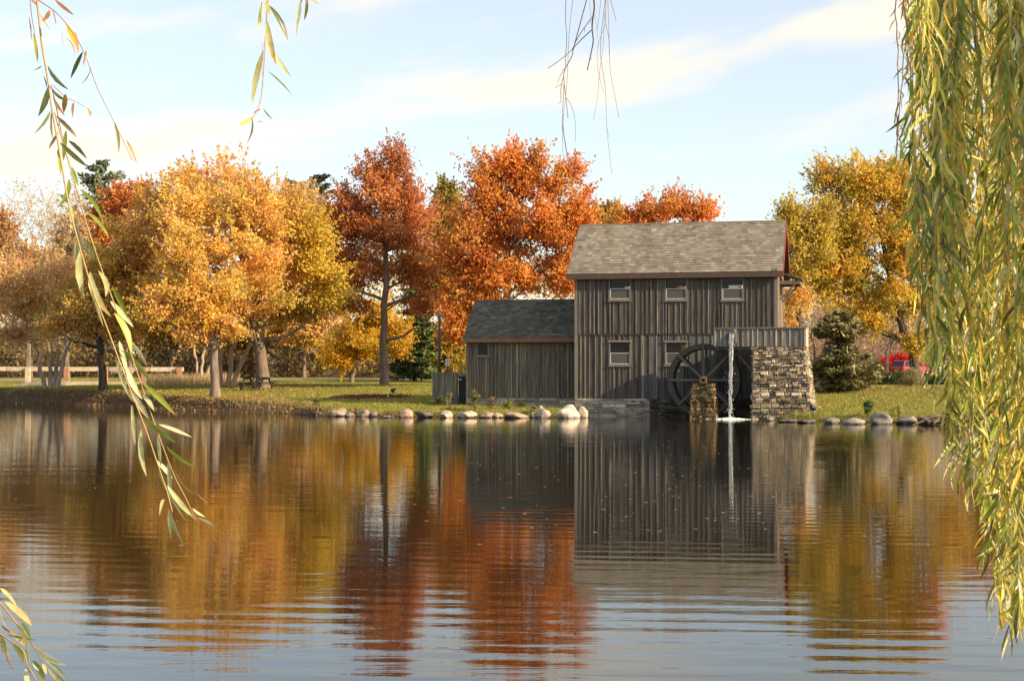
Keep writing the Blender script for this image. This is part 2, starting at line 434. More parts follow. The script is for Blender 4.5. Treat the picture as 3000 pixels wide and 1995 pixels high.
def tree(name, label, px, Y, lobes, pal, seed, nclump=130, nleaf=200, leaf=.22, rc=.8, tr=.28, fork=2.6, nlimb=10,
         lean_px=None, lexp=1.4, stems=None, group=None, bark=(.17, .13, .10), aspect=.55, flat=.62, x=None, droop=.25, twigs=True, spray=3.6):
    rng = np.random.default_rng(seed)
    x = (px - CX) / F * Y if x is None else x
    base = np.array((x, Y, float(gz(x, Y))))
    root = thing(name, label, 'tree', base, 0, group)
    leaf *= .82; nleaf *= 1.4
    wts = []
    L_ = []
    for lb in lobes:
        lpx, lpy, rx, ry = lb[:4]; dY = lb[4] if len(lb) > 4 else 0; lp = lb[5] if len(lb) > 5 else pal
        k = (Y + dY) / F
        c = P(lpx, lpy, Y + dY); L_.append((c, np.array([max(v - rc * .42, v * .5) for v in (rx * k, max(rx, ry) * k * .8, ry * k)]), lp))
        wts.append((rx * ry * k * k) ** 1.0)
    wts = np.array(wts) / sum(wts)
    cents = []; lobe_i = []
    for i, (c, r, lp) in enumerate(L_):
        n = max(3, int(round(nclump * wts[i])))
        d = rng.normal(size=(n, 3)); d /= np.linalg.norm(d, axis=1)[:, None]
        rr = rng.random(n) ** .30 * rng.uniform(.86, 1.06, n)
        q = c + d * rr[:, None] * r
        cents.append(q); lobe_i += [i] * n
    cents = np.concatenate(cents); lobe_i = np.array(lobe_i)
    keep = cents[:, 2] > base[2] + 1.1
    cents = cents[keep]; lobe_i = lobe_i[keep]
    nc = len(cents)
    ctr = cents.mean(0)
    rads = rc * rng.uniform(.5, 1.4, nc)
    cnt = np.maximum(8, (nleaf * (rads / rc) ** 2 * rng.uniform(.55, 1.3, nc)).astype(int))
    cid = np.repeat(np.arange(nc), cnt)
    g = rng.normal(size=(len(cid), 3)); g *= (np.abs(rng.normal(size=len(cid))) * .33 + .38)[:, None] / (np.linalg.norm(g, axis=1)[:, None] + 1e-6) * 1.25
    pos = cents[cid] + g * (rads[cid] * .84)[:, None] * np.array((1, 1, flat))
    # a few sprays that stick out of the outline
    k = rng.random(len(pos)) < .06
    pos[k] += (pos[k] - ctr) / (np.linalg.norm(pos[k] - ctr, axis=1)[:, None] + 1e-6) * rng.uniform(0, .7, k.sum())[:, None] + np.array((0, 0, .15))
    nsp = int(nc * spray)
    if nsp:
        q = rng.integers(0, nc, nsp)
        dr = (cents[q] - ctr); dr /= np.linalg.norm(dr, axis=1)[:, None] + 1e-6
        dr = dr * .55 + np.array((0, 0, .55)) + rng.normal(0, .45, (nsp, 3)); dr /= np.linalg.norm(dr, axis=1)[:, None]
        ns_ = max(8, int(20 * (rc / .8)))
        u = rng.random((nsp, ns_))
        sp_ = cents[q][:, None, :] + dr[:, None, :] * (rads[q][:, None] * .55 + u * rng.uniform(.45, 1.3, nsp)[:, None])[:, :, None] + rng.normal(size=(nsp, ns_, 3)) * (.125 * (1.15 - u))[:, :, None]
        pos = np.concatenate([pos, sp_.reshape(-1, 3)]); cid = np.concatenate([cid, np.repeat(q, ns_)])
    out_ = (pos - ctr); out_ /= np.linalg.norm(out_, axis=1)[:, None] + 1e-6
    col = np.zeros((len(pos), 3))
    for i, (c, r, lp) in enumerate(L_):
        s = lobe_i[cid] == i
        if s.any(): col[s] = palcol(rng, lp, cid[s], nc)
    Vl, Fl, Cl = leafquads(rng, pos, leaf, out_, col, droop, aspect)
    # wood
    mb = MB()
    bk = np.array(bark)
    top = ctr.copy(); top[2] = cents[:, 2].max() - rc * .8
    if lean_px is not None: top[0] = (lean_px - CX) / F * Y
    samples = []; srad = []
    st = stems or [(0., 0.)]
    tips = []
    for si, (dx, tilt) in enumerate(st):
        b0 = base + np.array((dx, rng.uniform(-.2, .2) if len(st) > 1 else 0, 0))
        tt = top + np.array((tilt, 0, -rng.uniform(0, 1.5) * (len(st) > 1)))
        ts = np.linspace(0, 1, 12)
        pts = b0 + (tt - b0) * ts[:, None] + np.array([(rng.normal(0, .06), rng.normal(0, .06), 0) for _ in ts]) * (ts[:, None] > .1)
        pts[:, 0] = b0[0] + (tt[0] - b0[0]) * ts ** lexp + rng.normal(0, .05, 12) * (ts > .1)
        r = tr * (1 - ts) ** .75 * .92 + .025
        pts = np.vstack([b0 - np.array((0, 0, .35)), b0 + np.array((0, 0, .12)), pts[1:]])
        r = np.concatenate([[tr * 1.55, tr * 1.18], r[1:]])
        mb.tube(pts, r, 9, bk * rng.uniform(.9, 1.1))
        tips.append((pts, r))
        samples.append(pts[3:]); srad.append(r[3:])
    sel = [int(np.argmax(np.linalg.norm(cents - ctr, axis=1)))]
    dmin = np.linalg.norm(cents - cents[sel[0]], axis=1)
    while len(sel) < min(nlimb, nc):
        j = int(np.argmax(dmin)); sel.append(j)
        dmin = np.minimum(dmin, np.linalg.norm(cents - cents[j], axis=1))
    for j in sel:
        tg = cents[j]
        pts, r = tips[j % len(tips)]
        hd = math.hypot(tg[0] - pts[0, 0], tg[1] - pts[0, 1])
        zs = max(base[2] + fork, min(tg[2] - hd * .55, pts[-2, 2]))
        a = np.array([np.interp(zs, pts[:, 2], pts[:, q]) for q in range(3)]); ra = np.interp(zs, pts[:, 2], r)
        ln = np.linalg.norm(tg - a)
        if ln < .4: continue
        c = bez(a, tg, (rng.normal(0, .05) * ln, rng.normal(0, .05) * ln, -.05 * ln + rng.normal(0, .03) * ln), 7)
        c[1:-1] += rng.normal(0, .02 * ln, (5, 3))
        rr = np.linspace(min(ra * .62, .05 + ln * .018), .018, 7)
        mb.tube(c, rr, 6, bk * rng.uniform(.85, 1.1))
        samples.append(c[1:]); srad.append(rr[1:])
    S = np.concatenate(samples); SR = np.concatenate(srad)
    if twigs:
        for j in range(nc):
            if j in sel: continue
            d = np.linalg.norm(S - cents[j], axis=1) + np.maximum(0, S[:, 2] - cents[j, 2]) * .6
            q = int(np.argmin(d))
            ln = d[q]
            if ln < .25: continue
            c = bez(S[q], cents[j], rng.normal(0, .06, 3) * ln, 4)
            mb.tube(c, np.linspace(min(SR[q] * .7, .016 + ln * .012), .010, 4), 4, bk * rng.uniform(.85, 1.15), cap=False)
    MBb = mk('trunk', np.concatenate(mb.V) - base, mb.F, M_bark, root, np.concatenate(mb.C), smooth=True)
    mk('crown', Vl - base, Fl, M_leaf, root, Cl)
    return root

def conifer(name, label, px, Y, top_py, half_px, seed, pal=DGREEN, low=.6, levels=22, per=9, needles=170, bark=(.08, .06, .045), power=.8, nl=.26, group=None, gap=0.0, rise=0.0):
    rng = np.random.default_rng(seed)
    x = (px - CX) / F * Y
    base = np.array((x, Y, float(gz(x, Y))))
    ht = H + (HY - top_py) / F * Y - base[2]
    half = half_px / F * Y
    root = thing(name, label, 'tree', base, 0, group)
    mb = MB(); bk = np.array(bark)
    zz = np.linspace(0, ht, 8)
    mb.tube(np.stack([rng.normal(0, .03, 8), rng.normal(0, .03, 8), zz], 1) + (0, 0, -.2), np.linspace(.05 + ht * .016, .02, 8), 7, bk)
    pos = []; tng = []; cids = []; ci = 0
    for lv in range(levels):
        f = (lv + rng.uniform(-.3, .3)) / levels
        z = low + (ht - low) * f
        if z > ht - .15: z = ht - .15
        Lb = half * (1 - f) ** power * rng.uniform(.7, 1.12) + .15
        if rng.random() < gap: Lb *= .45
        for q in range(per):
            az_ = rng.uniform(0, 6.283)
            ll = Lb * rng.uniform(.55, 1.1)
            end = np.array((math.cos(az_) * ll, math.sin(az_) * ll, z + ll * (rng.uniform(-.16, .22) + rise * rng.uniform(.2, 1.3))))
            c = bez((0, 0, z), end, (0, 0, -.07 * ll), 5)
            mb.tube(c, np.linspace(.012 + ll * .012, .006, 5), 4, bk, cap=False)
            nn = int(needles * max(.25, ll / half))
            u = rng.random(nn) ** .7
            i0 = np.minimum((u * 4).astype(int), 3); fr = (u * 4 - i0)[:, None]
            pp = c[i0] * (1 - fr) + c[i0 + 1] * fr
            spread = (.06 + .24 * ll * np.minimum(u, 1.15 - u))[:, None]
            pp = pp + rng.normal(size=(nn, 3)) * spread * np.array((1, 1, .35)) + np.array((0, 0, .04))
            pos.append(pp); cids.append(np.full(nn, ci)); ci += 1
            d = (end - c[0]); d /= np.linalg.norm(d); tng.append(np.tile(d, (nn, 1)))
    pos = np.concatenate(pos); cid = np.concatenate(cids); tng = np.concatenate(tng)
    n = len(pos)
    tg = tng + rng.normal(size=(n, 3)) * .55; tg /= np.linalg.norm(tg, axis=1)[:, None]
    nr = rng.normal(size=(n, 3)); bt = np.cross(tg, nr); bt /= np.linalg.norm(bt, axis=1)[:, None] + 1e-6
    ln = nl * rng.uniform(.6, 1.3, n)[:, None]; w = ln * .22
    Vq = np.stack([pos - tg * ln * .5, pos + bt * w, pos + tg * ln * .5, pos - bt * w], 1).reshape(-1, 3)
    mb.build('trunk', M_bark, root, True)
    mk('crown', Vq, np.arange(4 * n).reshape(n, 4), M_needle, root, np.repeat(palcol(rng, pal, cid, ci), 4, axis=0))
    return root

def baretree(name, label, px, Y, top_py, seed, spread=.38, bark=(.22, .17, .14), leafpal=TAN, nleaf=2200, tr=.2, leaf=.16, lean=0):
    rng = np.random.default_rng(seed)
    x = (px - CX) / F * Y
    base = np.array((x, Y, float(gz(x, Y))))
    ht = H + (HY - top_py) / F * Y - base[2]
    root = thing(name, label, 'tree', base)
    mb = MB(); ends = []
    def grow(a, d, ln, r, depth):
        k = 4
        pts = [a]
        for i in range(k):
            d = d + rng.normal(0, .10, 3) + np.array((0, 0, .05)); d = d / np.linalg.norm(d)
            pts.append(pts[-1] + d * ln / k)
        r1 = max(r * .62, .006)
        mb.tube(pts, np.linspace(r, r1, k + 1), 5 if r > .04 else 3, np.array(bark) * rng.uniform(.85, 1.15), cap=False)
        if depth == 0:
            ends.extend(pts[1:]); return
        nb = 3 if depth > 3 else rng.integers(2, 4)
        for b_ in range(nb):
            s = np.cross(d, rng.normal(size=3)); s /= np.linalg.norm(s)
            nd = d + s * rng.uniform(.25, .8) * (spread / .38); nd /= np.linalg.norm(nd)
            st = pts[-1] if b_ < 2 else pts[rng.integers(2, k)]
            grow(st, nd, ln * rng.uniform(.62, .85), r1 * rng.uniform(.6, .85), depth - 1)
        if depth > 2: ends.extend(pts[3:])
    grow(np.array((0, 0, -.2)), np.array((lean, 0, 1.)), ht * .30, tr, 6)
    Vm = np.concatenate(mb.V); s = ht / Vm[:, 2].max()
    mb.V = [v * s for v in mb.V]
    mb.build('trunk', M_bark, root)
    E = np.array(ends) * s
    q = rng.integers(0, len(E), nleaf)
    pos = E[q] + rng.normal(0, .12, (nleaf, 3))
    col = palcol(rng, leafpal, q, len(E))
    Vl, Fl, Cl = leafquads(rng, pos, leaf, np.zeros_like(pos), col)
    mk('crown', Vl, Fl, M_leaf, root, Cl)
    return root

def bush(name, label, cat, px, Y, wpx, hpx, pal, seed, n=2500, leaf=.12, aspect=.5, x=None, mat=None, depth=.8, stems=10, droop=.1, kind=None, sink=.1, upright=0.):
    rng = np.random.default_rng(seed)
    x = (px - CX) / F * Y if x is None else x
    base = np.array((x, Y, float(gz(x, Y))))
    w = wpx / F * Y; h = hpx / F * Y
    root = thing(name, label, cat, base)
    nc = max(6, int(n / 60))
    d = rng.normal(size=(nc, 3)); d /= np.linalg.norm(d, axis=1)[:, None]; d[:, 2] = np.abs(d[:, 2]) * 2 - 1 + sink
    cents = d * (rng.random(nc) ** .35)[:, None] * np.array((w * .42, w * .42 * depth, h * .42)) + np.array((0, 0, h * .52))
    cid = rng.integers(0, nc, n)
    pos = cents[cid] + rng.normal(size=(n, 3)) * min(w, h) * .13
    pos[:, 2] = np.maximum(pos[:, 2], .02)
    o_ = pos - np.array((0, 0, h * .4)); o_ /= np.linalg.norm(o_, axis=1)[:, None] + 1e-6
    Vl, Fl, Cl = leafquads(rng, pos, leaf, o_, palcol(rng, pal, cid, nc), droop - upright, aspect)
    mb = MB()
    for i in range(stems):
        j = rng.integers(0, nc)
        mb.tube(bez((rng.normal(0, w * .05), rng.normal(0, w * .05), -.05), cents[j], rng.normal(0, .05, 3) * h, 4), np.linspace(.012, .005, 4), 4, (.12, .085, .05), cap=False)
    mb.build('stems', M_bark, root)
    mk('foliage', Vl, Fl, mat or M_leaf, root, Cl)
    return root

# ------------------------------------------------------------------ the mill (local frame: s along the front, t back, z up)
A = RAD(13.0)
UX, UY, DX, DY = math.cos(A), -math.sin(A), math.sin(A), math.cos(A)
PLX, PLY = (1685 - CX) / F * 65.0, 65.0
def s_at(px, t=0.0):
    r = (px - CX) / F
    return ((PLY + t * DY) * r - PLX - t * DX) / (UX - UY * r)
def Yl(s, t): return PLY + s * UY + t * DY
def z_at(py, s, t=0.0): return H + (HY - py) / F * Yl(s, t)
def millthing(name, label, cat, s=0., t=0., z=0., group=None):
    return thing(name, label, cat, (PLX + s * UX + t * DX, PLY + s * UY + t * DY, z), -A, group)
MW = s_at(2277)                                   # width of the main house
MD = 5.4
rngM = np.random.default_rng(11)
WOODS = .86 * np.array([(.105, .091, .077), (.095, .083, .071), (.113, .096, .080), (.089, .079, .069), (.099, .084, .069), (.118, .101, .083)])
def boardwall(mb, s0, s1, z0, z1, face, rng, holes=(), wmin=.17, wmax=.29, pal=WOODS, eave=True, flip=1, axis=0, batten=.036, proud=.026, th=.03, gain=1.0):
    """board-and-batten wall; face = outer plane, boards lie behind it. axis 0: runs along s; axis 1: runs along t (normal +s)."""
    xs_ = [s0]
    while xs_[-1] < s1 - .05: xs_.append(xs_[-1] + rng.uniform(wmin, wmax))
    xs_[-1] = s1
    edges = sorted(set([e for h in holes for e in (h[0], h[1]) if s0 < e < s1]))
    xs_ = [v for v in xs_ if all(abs(v - e) > .06 for e in edges)] + edges
    xs_ = sorted(xs_)
    def put(a, b, za, zb, f0, f1, c):
        if axis == 0: mb.box(a, b, min(f0, f1), max(f0, f1), za, zb, c)
        else: mb.box(min(f0, f1), max(f0, f1), a, b, za, zb, c)
    for a, b in zip(xs_[:-1], xs_[1:]):
        segs = [(z0, z1)]
        for h in holes:
            if h[0] - 1e-6 <= a and b <= h[1] + 1e-6:
                new = []
                for (p_, q_) in segs:
                    if h[2] > p_: new.append((p_, min(q_, h[2])))
                    if h[3] < q_: new.append((max(p_, h[3]), q_))
                segs = [w for w in new if w[1] - w[0] > .01]
        c = pal[rng.integers(len(pal))] * rng.uniform(.74, 1.24) * gain
        j = rng.uniform(-.005, .005)
        for (p_, q_) in segs:
            f0 = face + flip * (th + j); f1 = face + flip * j
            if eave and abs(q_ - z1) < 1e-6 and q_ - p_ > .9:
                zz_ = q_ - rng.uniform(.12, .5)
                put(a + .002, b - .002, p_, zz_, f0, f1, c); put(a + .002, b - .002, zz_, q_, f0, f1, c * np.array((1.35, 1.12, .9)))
            else: put(a + .002, b - .002, p_, q_, f0, f1, c)
    for v in xs_:
        segs = [(z0, z1)]
        for h in holes:
            if h[0] - 1e-6 <= v <= h[1] + 1e-6:
                new = []
                for (p_, q_) in segs:
                    if h[2] > p_: new.append((p_, min(q_, h[2])))
                    if h[3] < q_: new.append((max(p_, h[3]), q_))
                segs = [w for w in new if w[1] - w[0] > .01]
        c = pal[rng.integers(len(pal))] * rng.uniform(1.05, 2.3) * gain
        bw = batten * rng.uniform(.8, 1.25); a = min(max(v - bw / 2, s0), s1 - bw); b_ = a + bw
        for (p_, q_) in segs:
            f0 = face + flip * .012; f1 = face - flip * (proud + rng.uniform(0, .008))
            put(a, b_, p_ + rng.uniform(0, .03), q_ - .003, f0, f1, c)

def shingles(mb, s0, s1, t_eave, z_eave, t_ridge, z_ridge, rows, rng, pal, wmin=.13, wmax=.30, th=.026):
    dt, dz = t_ridge - t_eave, z_ridge - z_eave
    Ln = math.hypot(dt, dz); ut, uz = dt / Ln, dz / Ln
    nt_, nz_ = (-uz, ut) if dt > 0 else (uz, -ut)
    e = Ln / rows
    for r_ in range(rows):
        x = s0 - rng.uniform(0, .1)
        rowc = rng.uniform(.93, 1.06)
        while x < s1:
            w = rng.uniform(wmin, wmax); a, b = max(x, s0), min(x + w - .002, s1); x += w
            if b - a < .02: continue
            c = pal[rng.integers(len(pal))] * rng.uniform(.84, 1.16) * (1.0 if rng.random() < .85 else rng.uniform(.7, 1.35)) * rowc
            l0 = r_ * e - .02 + rng.uniform(-.004, .004); l1 = (r_ + 1) * e + .03
            if r_ == rows - 1: l1 = Ln
            k0, k1 = th + .0 * rng.uniform(0, .0012), .003
            def q(l, k): return t_eave + ut * l + nt_ * k, z_eave + uz * l + nz_ * k
            A0, A1, B0, B1 = q(l0, .004), q(l1, -.004), q(l0, k0 + .004), q(l1, k1)
            pts = [(a, *A0), (b, *A0), (b, *A1), (a, *A1), (a, *B0), (b, *B0), (b, *B1), (a, *B1)]
            if dt < 0: pts = [pts[i] for i in (1, 0, 3, 2, 5, 4, 7, 6)]
            mb.hexa(pts, c)

def masonry(mb, quad, rng, pal, hmin=.05, hmax=.14, lmin=.10, lmax=.42, out_=(0.0, .06), gap=.012, depth=.2):
    """dry-stone face on quad (bl, br, tr, tl)"""
    bl, br, tr_, tl = [np.array(q, float) for q in quad]
    nrm = np.cross(br - bl, tl - bl); nrm /= np.linalg.norm(nrm)
    ht = np.linalg.norm((tl + tr_) / 2 - (bl + br) / 2)
    v = 0.
    def pt(u, w, k): return (bl * (1 - u) + br * u) * (1 - w) + (tl * (1 - u) + tr_ * u) * w + nrm * k
    while v < ht - .02:
        h = min(rng.uniform(hmin, hmax) * (1.35 if rng.random() < .12 else 1), ht - v)
        wd = np.linalg.norm(br - bl) * (1 - v / ht) + np.linalg.norm(tr_ - tl) * v / ht
        u = -rng.uniform(0, .05)
        while u < wd:
            l = rng.uniform(lmin, lmax) * (.6 + h / hmax * .6)
            u0, u1 = max(u, 0), min(u + l - gap, wd); u += l
            if u1 - u0 < .03: continue
            subs = [(v, v + h)] if (h < hmax * .7 or rng.random() < .6) else [(v, v + h * .5), (v + h * .5, v + h)]
            for (va, vb) in subs:
                c = pal[rng.integers(len(pal))] * rng.uniform(.5, 1.35)
                k = rng.uniform(*out_)
                q0, q1 = u0 / wd, u1 / wd; w0, w1 = va / ht, (vb - gap * .8) / ht
                ins = .02
                e = lambda: rng.uniform(-.018, .018)
                i0, i1 = q0 + ins / wd, q1 - ins / wd; j0, j1 = w0 + ins * .5 / ht, w1 - ins * .5 / ht
                jw = lambda: rng.uniform(-.009, .009) / ht
                j0 += jw(); j1 += jw()
                back = [pt(q0, w0, -depth), pt(q1, w0, -depth), pt(q1, w1, -depth), pt(q0, w1, -depth)]
                mid = [pt(q0, w0, k * .5), pt(q1, w0, k * .5 + e()), pt(q1, w1, k * .5 + e()), pt(q0, w1, k * .5)]
                frt = [pt(i0, j0, k + .012 + e()), pt(i1, j0, k + .012 + e()), pt(i1, j1, k + .012 + e()), pt(i0, j1, k + .012 + e())]
                Fc = [(8, 9, 10, 11)]
                for a_, b_ in ((0, 4), (4, 8)):
                    for i in range(4): Fc.append((a_ + i, a_ + (i + 1) % 4, b_ + (i + 1) % 4, b_ + i))
                mb.add(back + mid + frt, Fc, c)
        v += h

def window(parent, s0, s1, z0, z1, zm, face, rng, casing=.06, cas_col=(.15, .13, .115), sash_col=(.56, .53, .49), screen=True, head=True, single=False):
    """casing round the hole, two sashes, the lower behind an insect screen"""
    mb = MB(); c = np.array(cas_col)
    f0, f1 = face - .045, face + .05
    mb.box(s0 - casing, s0 - .001, f0, f1, z0 - casing, z1 + .004, c * rng.uniform(.9, 1.2)); mb.box(s1 + .001, s1 + casing, f0, f1, z0 - casing, z1 + .004, c * rng.uniform(.9, 1.2))
    mb.box(s0 - casing - .04, s1 + casing + .04, f0 - .03, f1, z0 - casing - .045, z0 - casing, c * 1.2)
    mb.box(s0, s1, f0 + .003, f1, z0 - casing, z0, c)
    if head:
        mb.box(s0 - casing - .03, s1 + casing + .03, f0 - .025, f1, z1 + .006, z1 + .075, c * 1.35)
    w = mb.build('window', M_paint, parent)
    sb = MB(); fr = .024; sc = np.array(sash_col)
    def frame(a, b, p_, q_, y0, y1):
        sb.box(a, b, y0, y1, p_, p_ + fr, sc); sb.box(a, b, y0, y1, q_ - fr, q_, sc)
        sb.box(a, a + fr, y0, y1, p_ + fr, q_ - fr, sc); sb.box(b - fr, b, y0, y1, p_ + fr, q_ - fr, sc)
    if single:
        frame(s0 + .004, s1 - .004, z0 + .004, z1 - .004, face - .012, face + .02)
        sb.build('sash', M_paint, w)
        g = MB(); g.box(s0 + fr, s1 - fr, face + .004, face + .01, z0 + fr, z1 - fr); g.build('pane', M_glass, w)
        return w
    frame(s0 + .004, s1 - .004, z0 + .004, zm, face - .022, face + .01)
    sb.build('sash', M_paint, w)
    g = MB(); g.box(s0 + fr, s1 - fr, face + .026, face + .032, z0 + fr, z1 - fr); g.build('pane', M_glass, w)
    if screen:
        g = MB(); g.box(s0 + fr, s1 - fr, face - .008, face - .004, z0 + fr, zm - fr); g.build('screen', M_screen, w)
    return w

mill = millthing('mill_house', 'two-storey weathered board-and-batten mill house with long shingled roof beside the pond', 'mill')
zf = z_at(1167, 0); zseam = z_at(980, 1); zeave = z_at(817, 1); zr_e = z_at(803, 0, -.3); ht_half = MD / 2
z_ridge = z_at(660, 1, 2.7); OV = .30
wins_up = []
for a, b in ((1788, 1846), (1952, 2010), (2117, 2176)):
    s0, s1 = s_at(a), s_at(b); wins_up.append((s0, s1, z_at(877, s0), zeave - .02, z_at(846, s0)))
wins_lo = []
for a, b, y0, y1, ym in ((1788, 1846, 1067, 1003, 1034), (1952, 2010, 1066, 1004, 1034)):
    s0, s1 = s_at(a), s_at(b); wins_lo.append((s0, s1, z_at(y0, s0), z_at(y1, s0), z_at(ym, s0)))
w = MB()
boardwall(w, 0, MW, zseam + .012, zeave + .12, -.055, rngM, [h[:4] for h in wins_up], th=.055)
boardwall(w, 0, s_at(1884), zf, zseam, -.02, rngM, [h[:4] for h in wins_lo], th=.04, eave=False)
boardwall(w, s_at(1884), MW, zf, zseam, -.02, rngM, [h[:4] for h in wins_lo], th=.04, wmin=.2, wmax=.34, eave=False, pal=np.array([(.102, .096, .088), (.094, .09, .085), (.114, .106, .096)]))
w.box(.004, MW - .004, -.064, -.004, zseam - .03, zseam + .008, (.06, .05, .045))
wl_ = w.build('front_wall', M_wood, mill)
# other walls: back with openings, two gables
w = MB()
boardwall(w, 0, MW, zf, zeave + .12, MD, rngM, [(h[0] - .2, h[1] + .3, h[2] - .25, h[3] - .02) for h in wins_up] + [(h[0], h[1], h[2], h[3]) for h in wins_lo], flip=-1, eave=False)
w.build('rear_wall', M_wood, mill)
w = MB()
GAB = np.array([(.20, .15, .115), (.17, .135, .105), (.23, .175, .13)])  # right gable palette, lightened and warmed to suggest sun on that side
boardwall(w, .045, MD - .035, zf, zeave + .1, MW, rngM, flip=-1, axis=1, eave=False, pal=GAB)
boardwall(w, .045, MD - .035, zf, zeave + .1, 0, rngM, flip=1, axis=1, eave=False)
for s_, d_ in ((0.0, .03), (MW - .03, .03)):
    w.build('gable_wall', M_wood, mill); w = MB()
    w.add([(s_, -.02, zeave + .09), (s_, MD + .02, zeave + .09), (s_, ht_half, z_ridge - .12), (s_ + d_, -.02, zeave + .09), (s_ + d_, MD + .02, zeave + .09), (s_ + d_, ht_half, z_ridge - .12)],
          [(0, 2, 1), (3, 4, 5), (0, 1, 4, 3), (1, 2, 5, 4), (2, 0, 3, 5)], (.15, .12, .10))
    w.build('gable_end', M_wood, mill)
for s_ in (-.012, MW - .11):
    w = MB(); w.box(s_, s_ + .125, -.095, .03, zf, zeave + .1, (.17, .145, .12)); w.build('corner_board', M_paint, mill)
w = MB(); w.box(.05, MW - .05, .06, MD - .06, zseam - .1, zseam, (.06, .05, .04)); w.box(.05, MW - .05, .06, MD - .06, zf - .1, zf, (.06, .05, .04)); w.build('floor_boards', M_wood, mill)
for h in wins_up: window(mill, *h[:5], -.055, rngM, head=False)
for i, h in enumerate(wins_lo): window(mill, *h[:5], -.02, rngM, sash_col=(.62, .58, .54) if i == 0 else (.45, .42, .39))
# roof
SHG = np.array([(.225, .20, .165), (.20, .178, .145), (.26, .225, .18), (.185, .165, .135), (.23, .19, .145), (.175, .16, .135)])
S0, S1 = s_at(1662, -.3), s_at(2293, -.3)
w = MB()
shingles(w, S0, S1, -OV, zr_e, ht_half, z_ridge, 21, rngM, SHG)
shingles(w, S0, S1, MD + OV, zr_e, ht_half, z_ridge, 21, rngM, SHG)
w.box(S0, S1, ht_half - .07, ht_half + .07, z_ridge - .02, z_ridge + .045, (.26, .22, .17))
roof = w.build('roof', M_shingle, mill)
w = MB()
for sg in (-1, 1):
    te = -OV if sg < 0 else MD + OV
    p0 = [(S0, te, zr_e - .10), (S1, te, zr_e - .10), (S1, ht_half, z_ridge - .10), (S0, ht_half, z_ridge - .10), (S0, te, zr_e - .006), (S1, te, zr_e - .006), (S1, ht_half, z_ridge - .006), (S0, ht_half, z_ridge - .006)]
    if sg > 0: p0 = [p0[i] for i in (1, 0, 3, 2, 5, 4, 7, 6)]
    w.hexa(p0, (.09, .06, .045))
w.build('roof_deck', M_wood, roof)
w = MB()
w.box(S0, S1, -OV - .03, -OV + .004, zr_e - .235, zr_e - .012, (.080, .052, .037))
w.box(S0 + .1, S1 - .1, -OV + .006, -.06, zr_e - .235, zr_e - .205, (.09, .05, .032))
w.build('eave_fascia', M_paint, roof)
for s_ in (S1 + .003, S0 - .033):
    w = MB()
    for sg in (-1, 1):
        te = -OV if sg < 0 else MD + OV
        w.hexa([(s_, te, zr_e - .24), (s_ + .03, te, zr_e - .24), (s_ + .03, ht_half, z_ridge - .22), (s_, ht_half, z_ridge - .22), (s_, te, zr_e + .02), (s_ + .03, te, zr_e + .02), (s_ + .03, ht_half, z_ridge + .03), (s_, ht_half, z_ridge + .03)], (.24, .03, .028) if s_ > 1 else (.13, .11, .085))
    w.build('rake_board', M_paint, roof)
# foundation
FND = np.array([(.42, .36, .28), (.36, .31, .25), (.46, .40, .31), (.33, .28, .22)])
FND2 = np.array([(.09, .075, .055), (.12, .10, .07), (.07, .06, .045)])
w = MB(); fw = s_at(1905)
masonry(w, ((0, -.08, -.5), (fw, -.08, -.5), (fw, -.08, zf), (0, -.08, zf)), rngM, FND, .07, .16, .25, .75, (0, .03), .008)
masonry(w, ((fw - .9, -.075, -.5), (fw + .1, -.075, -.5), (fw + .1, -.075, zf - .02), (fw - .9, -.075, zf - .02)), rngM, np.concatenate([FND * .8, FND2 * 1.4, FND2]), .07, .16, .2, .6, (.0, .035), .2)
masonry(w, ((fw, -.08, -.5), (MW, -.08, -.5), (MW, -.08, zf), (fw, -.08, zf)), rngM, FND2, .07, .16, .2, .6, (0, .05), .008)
masonry(w, ((MW, -.08, -.5), (MW, MD, -.5), (MW, MD, zf), (MW, -.08, zf)), rngM, FND, .07, .16, .25, .7, (0, .03), .008)
w.box(.03, MW - .03, -.06, MD - .03, -.5, zf - .005, (.06, .05, .04))
w.build('foundation', M_stone, mill)
# hood over the hoist door on the right gable
hd = MB(); ha, hb_ = 1.2, 3.4; hz = z_at(800, MW, 1.5)
hd.hexa([(MW + .034, ha, hz - .03), (MW + .95, ha, hz - .30), (MW + .95, hb_, hz - .30), (MW + .034, hb_, hz - .03), (MW + .034, ha, hz + .03), (MW + .95, ha, hz - .24), (MW + .95, hb_, hz - .24), (MW + .034, hb_, hz + .03)], (.10, .085, .07))
hd.box(MW + .034, MW + .88, ha + .06, ha + .13, hz - .50, hz - .34, (.16, .13, .11)); hd.box(MW + .034, MW + .88, hb_ - .13, hb_ - .06, hz - .50, hz - .34, (.16, .13, .11))
hd.box(MW + .80, MW + .88, ha + .135, hb_ - .135, hz - .49, hz - .35, (.14, .12, .10))
hood = hd.build('door_hood', M_wood, mill)
for yy in (ha + .095, hb_ - .095):
    br = MB(); br.bar((MW + .035, yy, hz - 1.15), (MW + .66, yy, hz - .52), .07, .08, (.14, .11, .09)); br.build('brace', M_wood, hood)

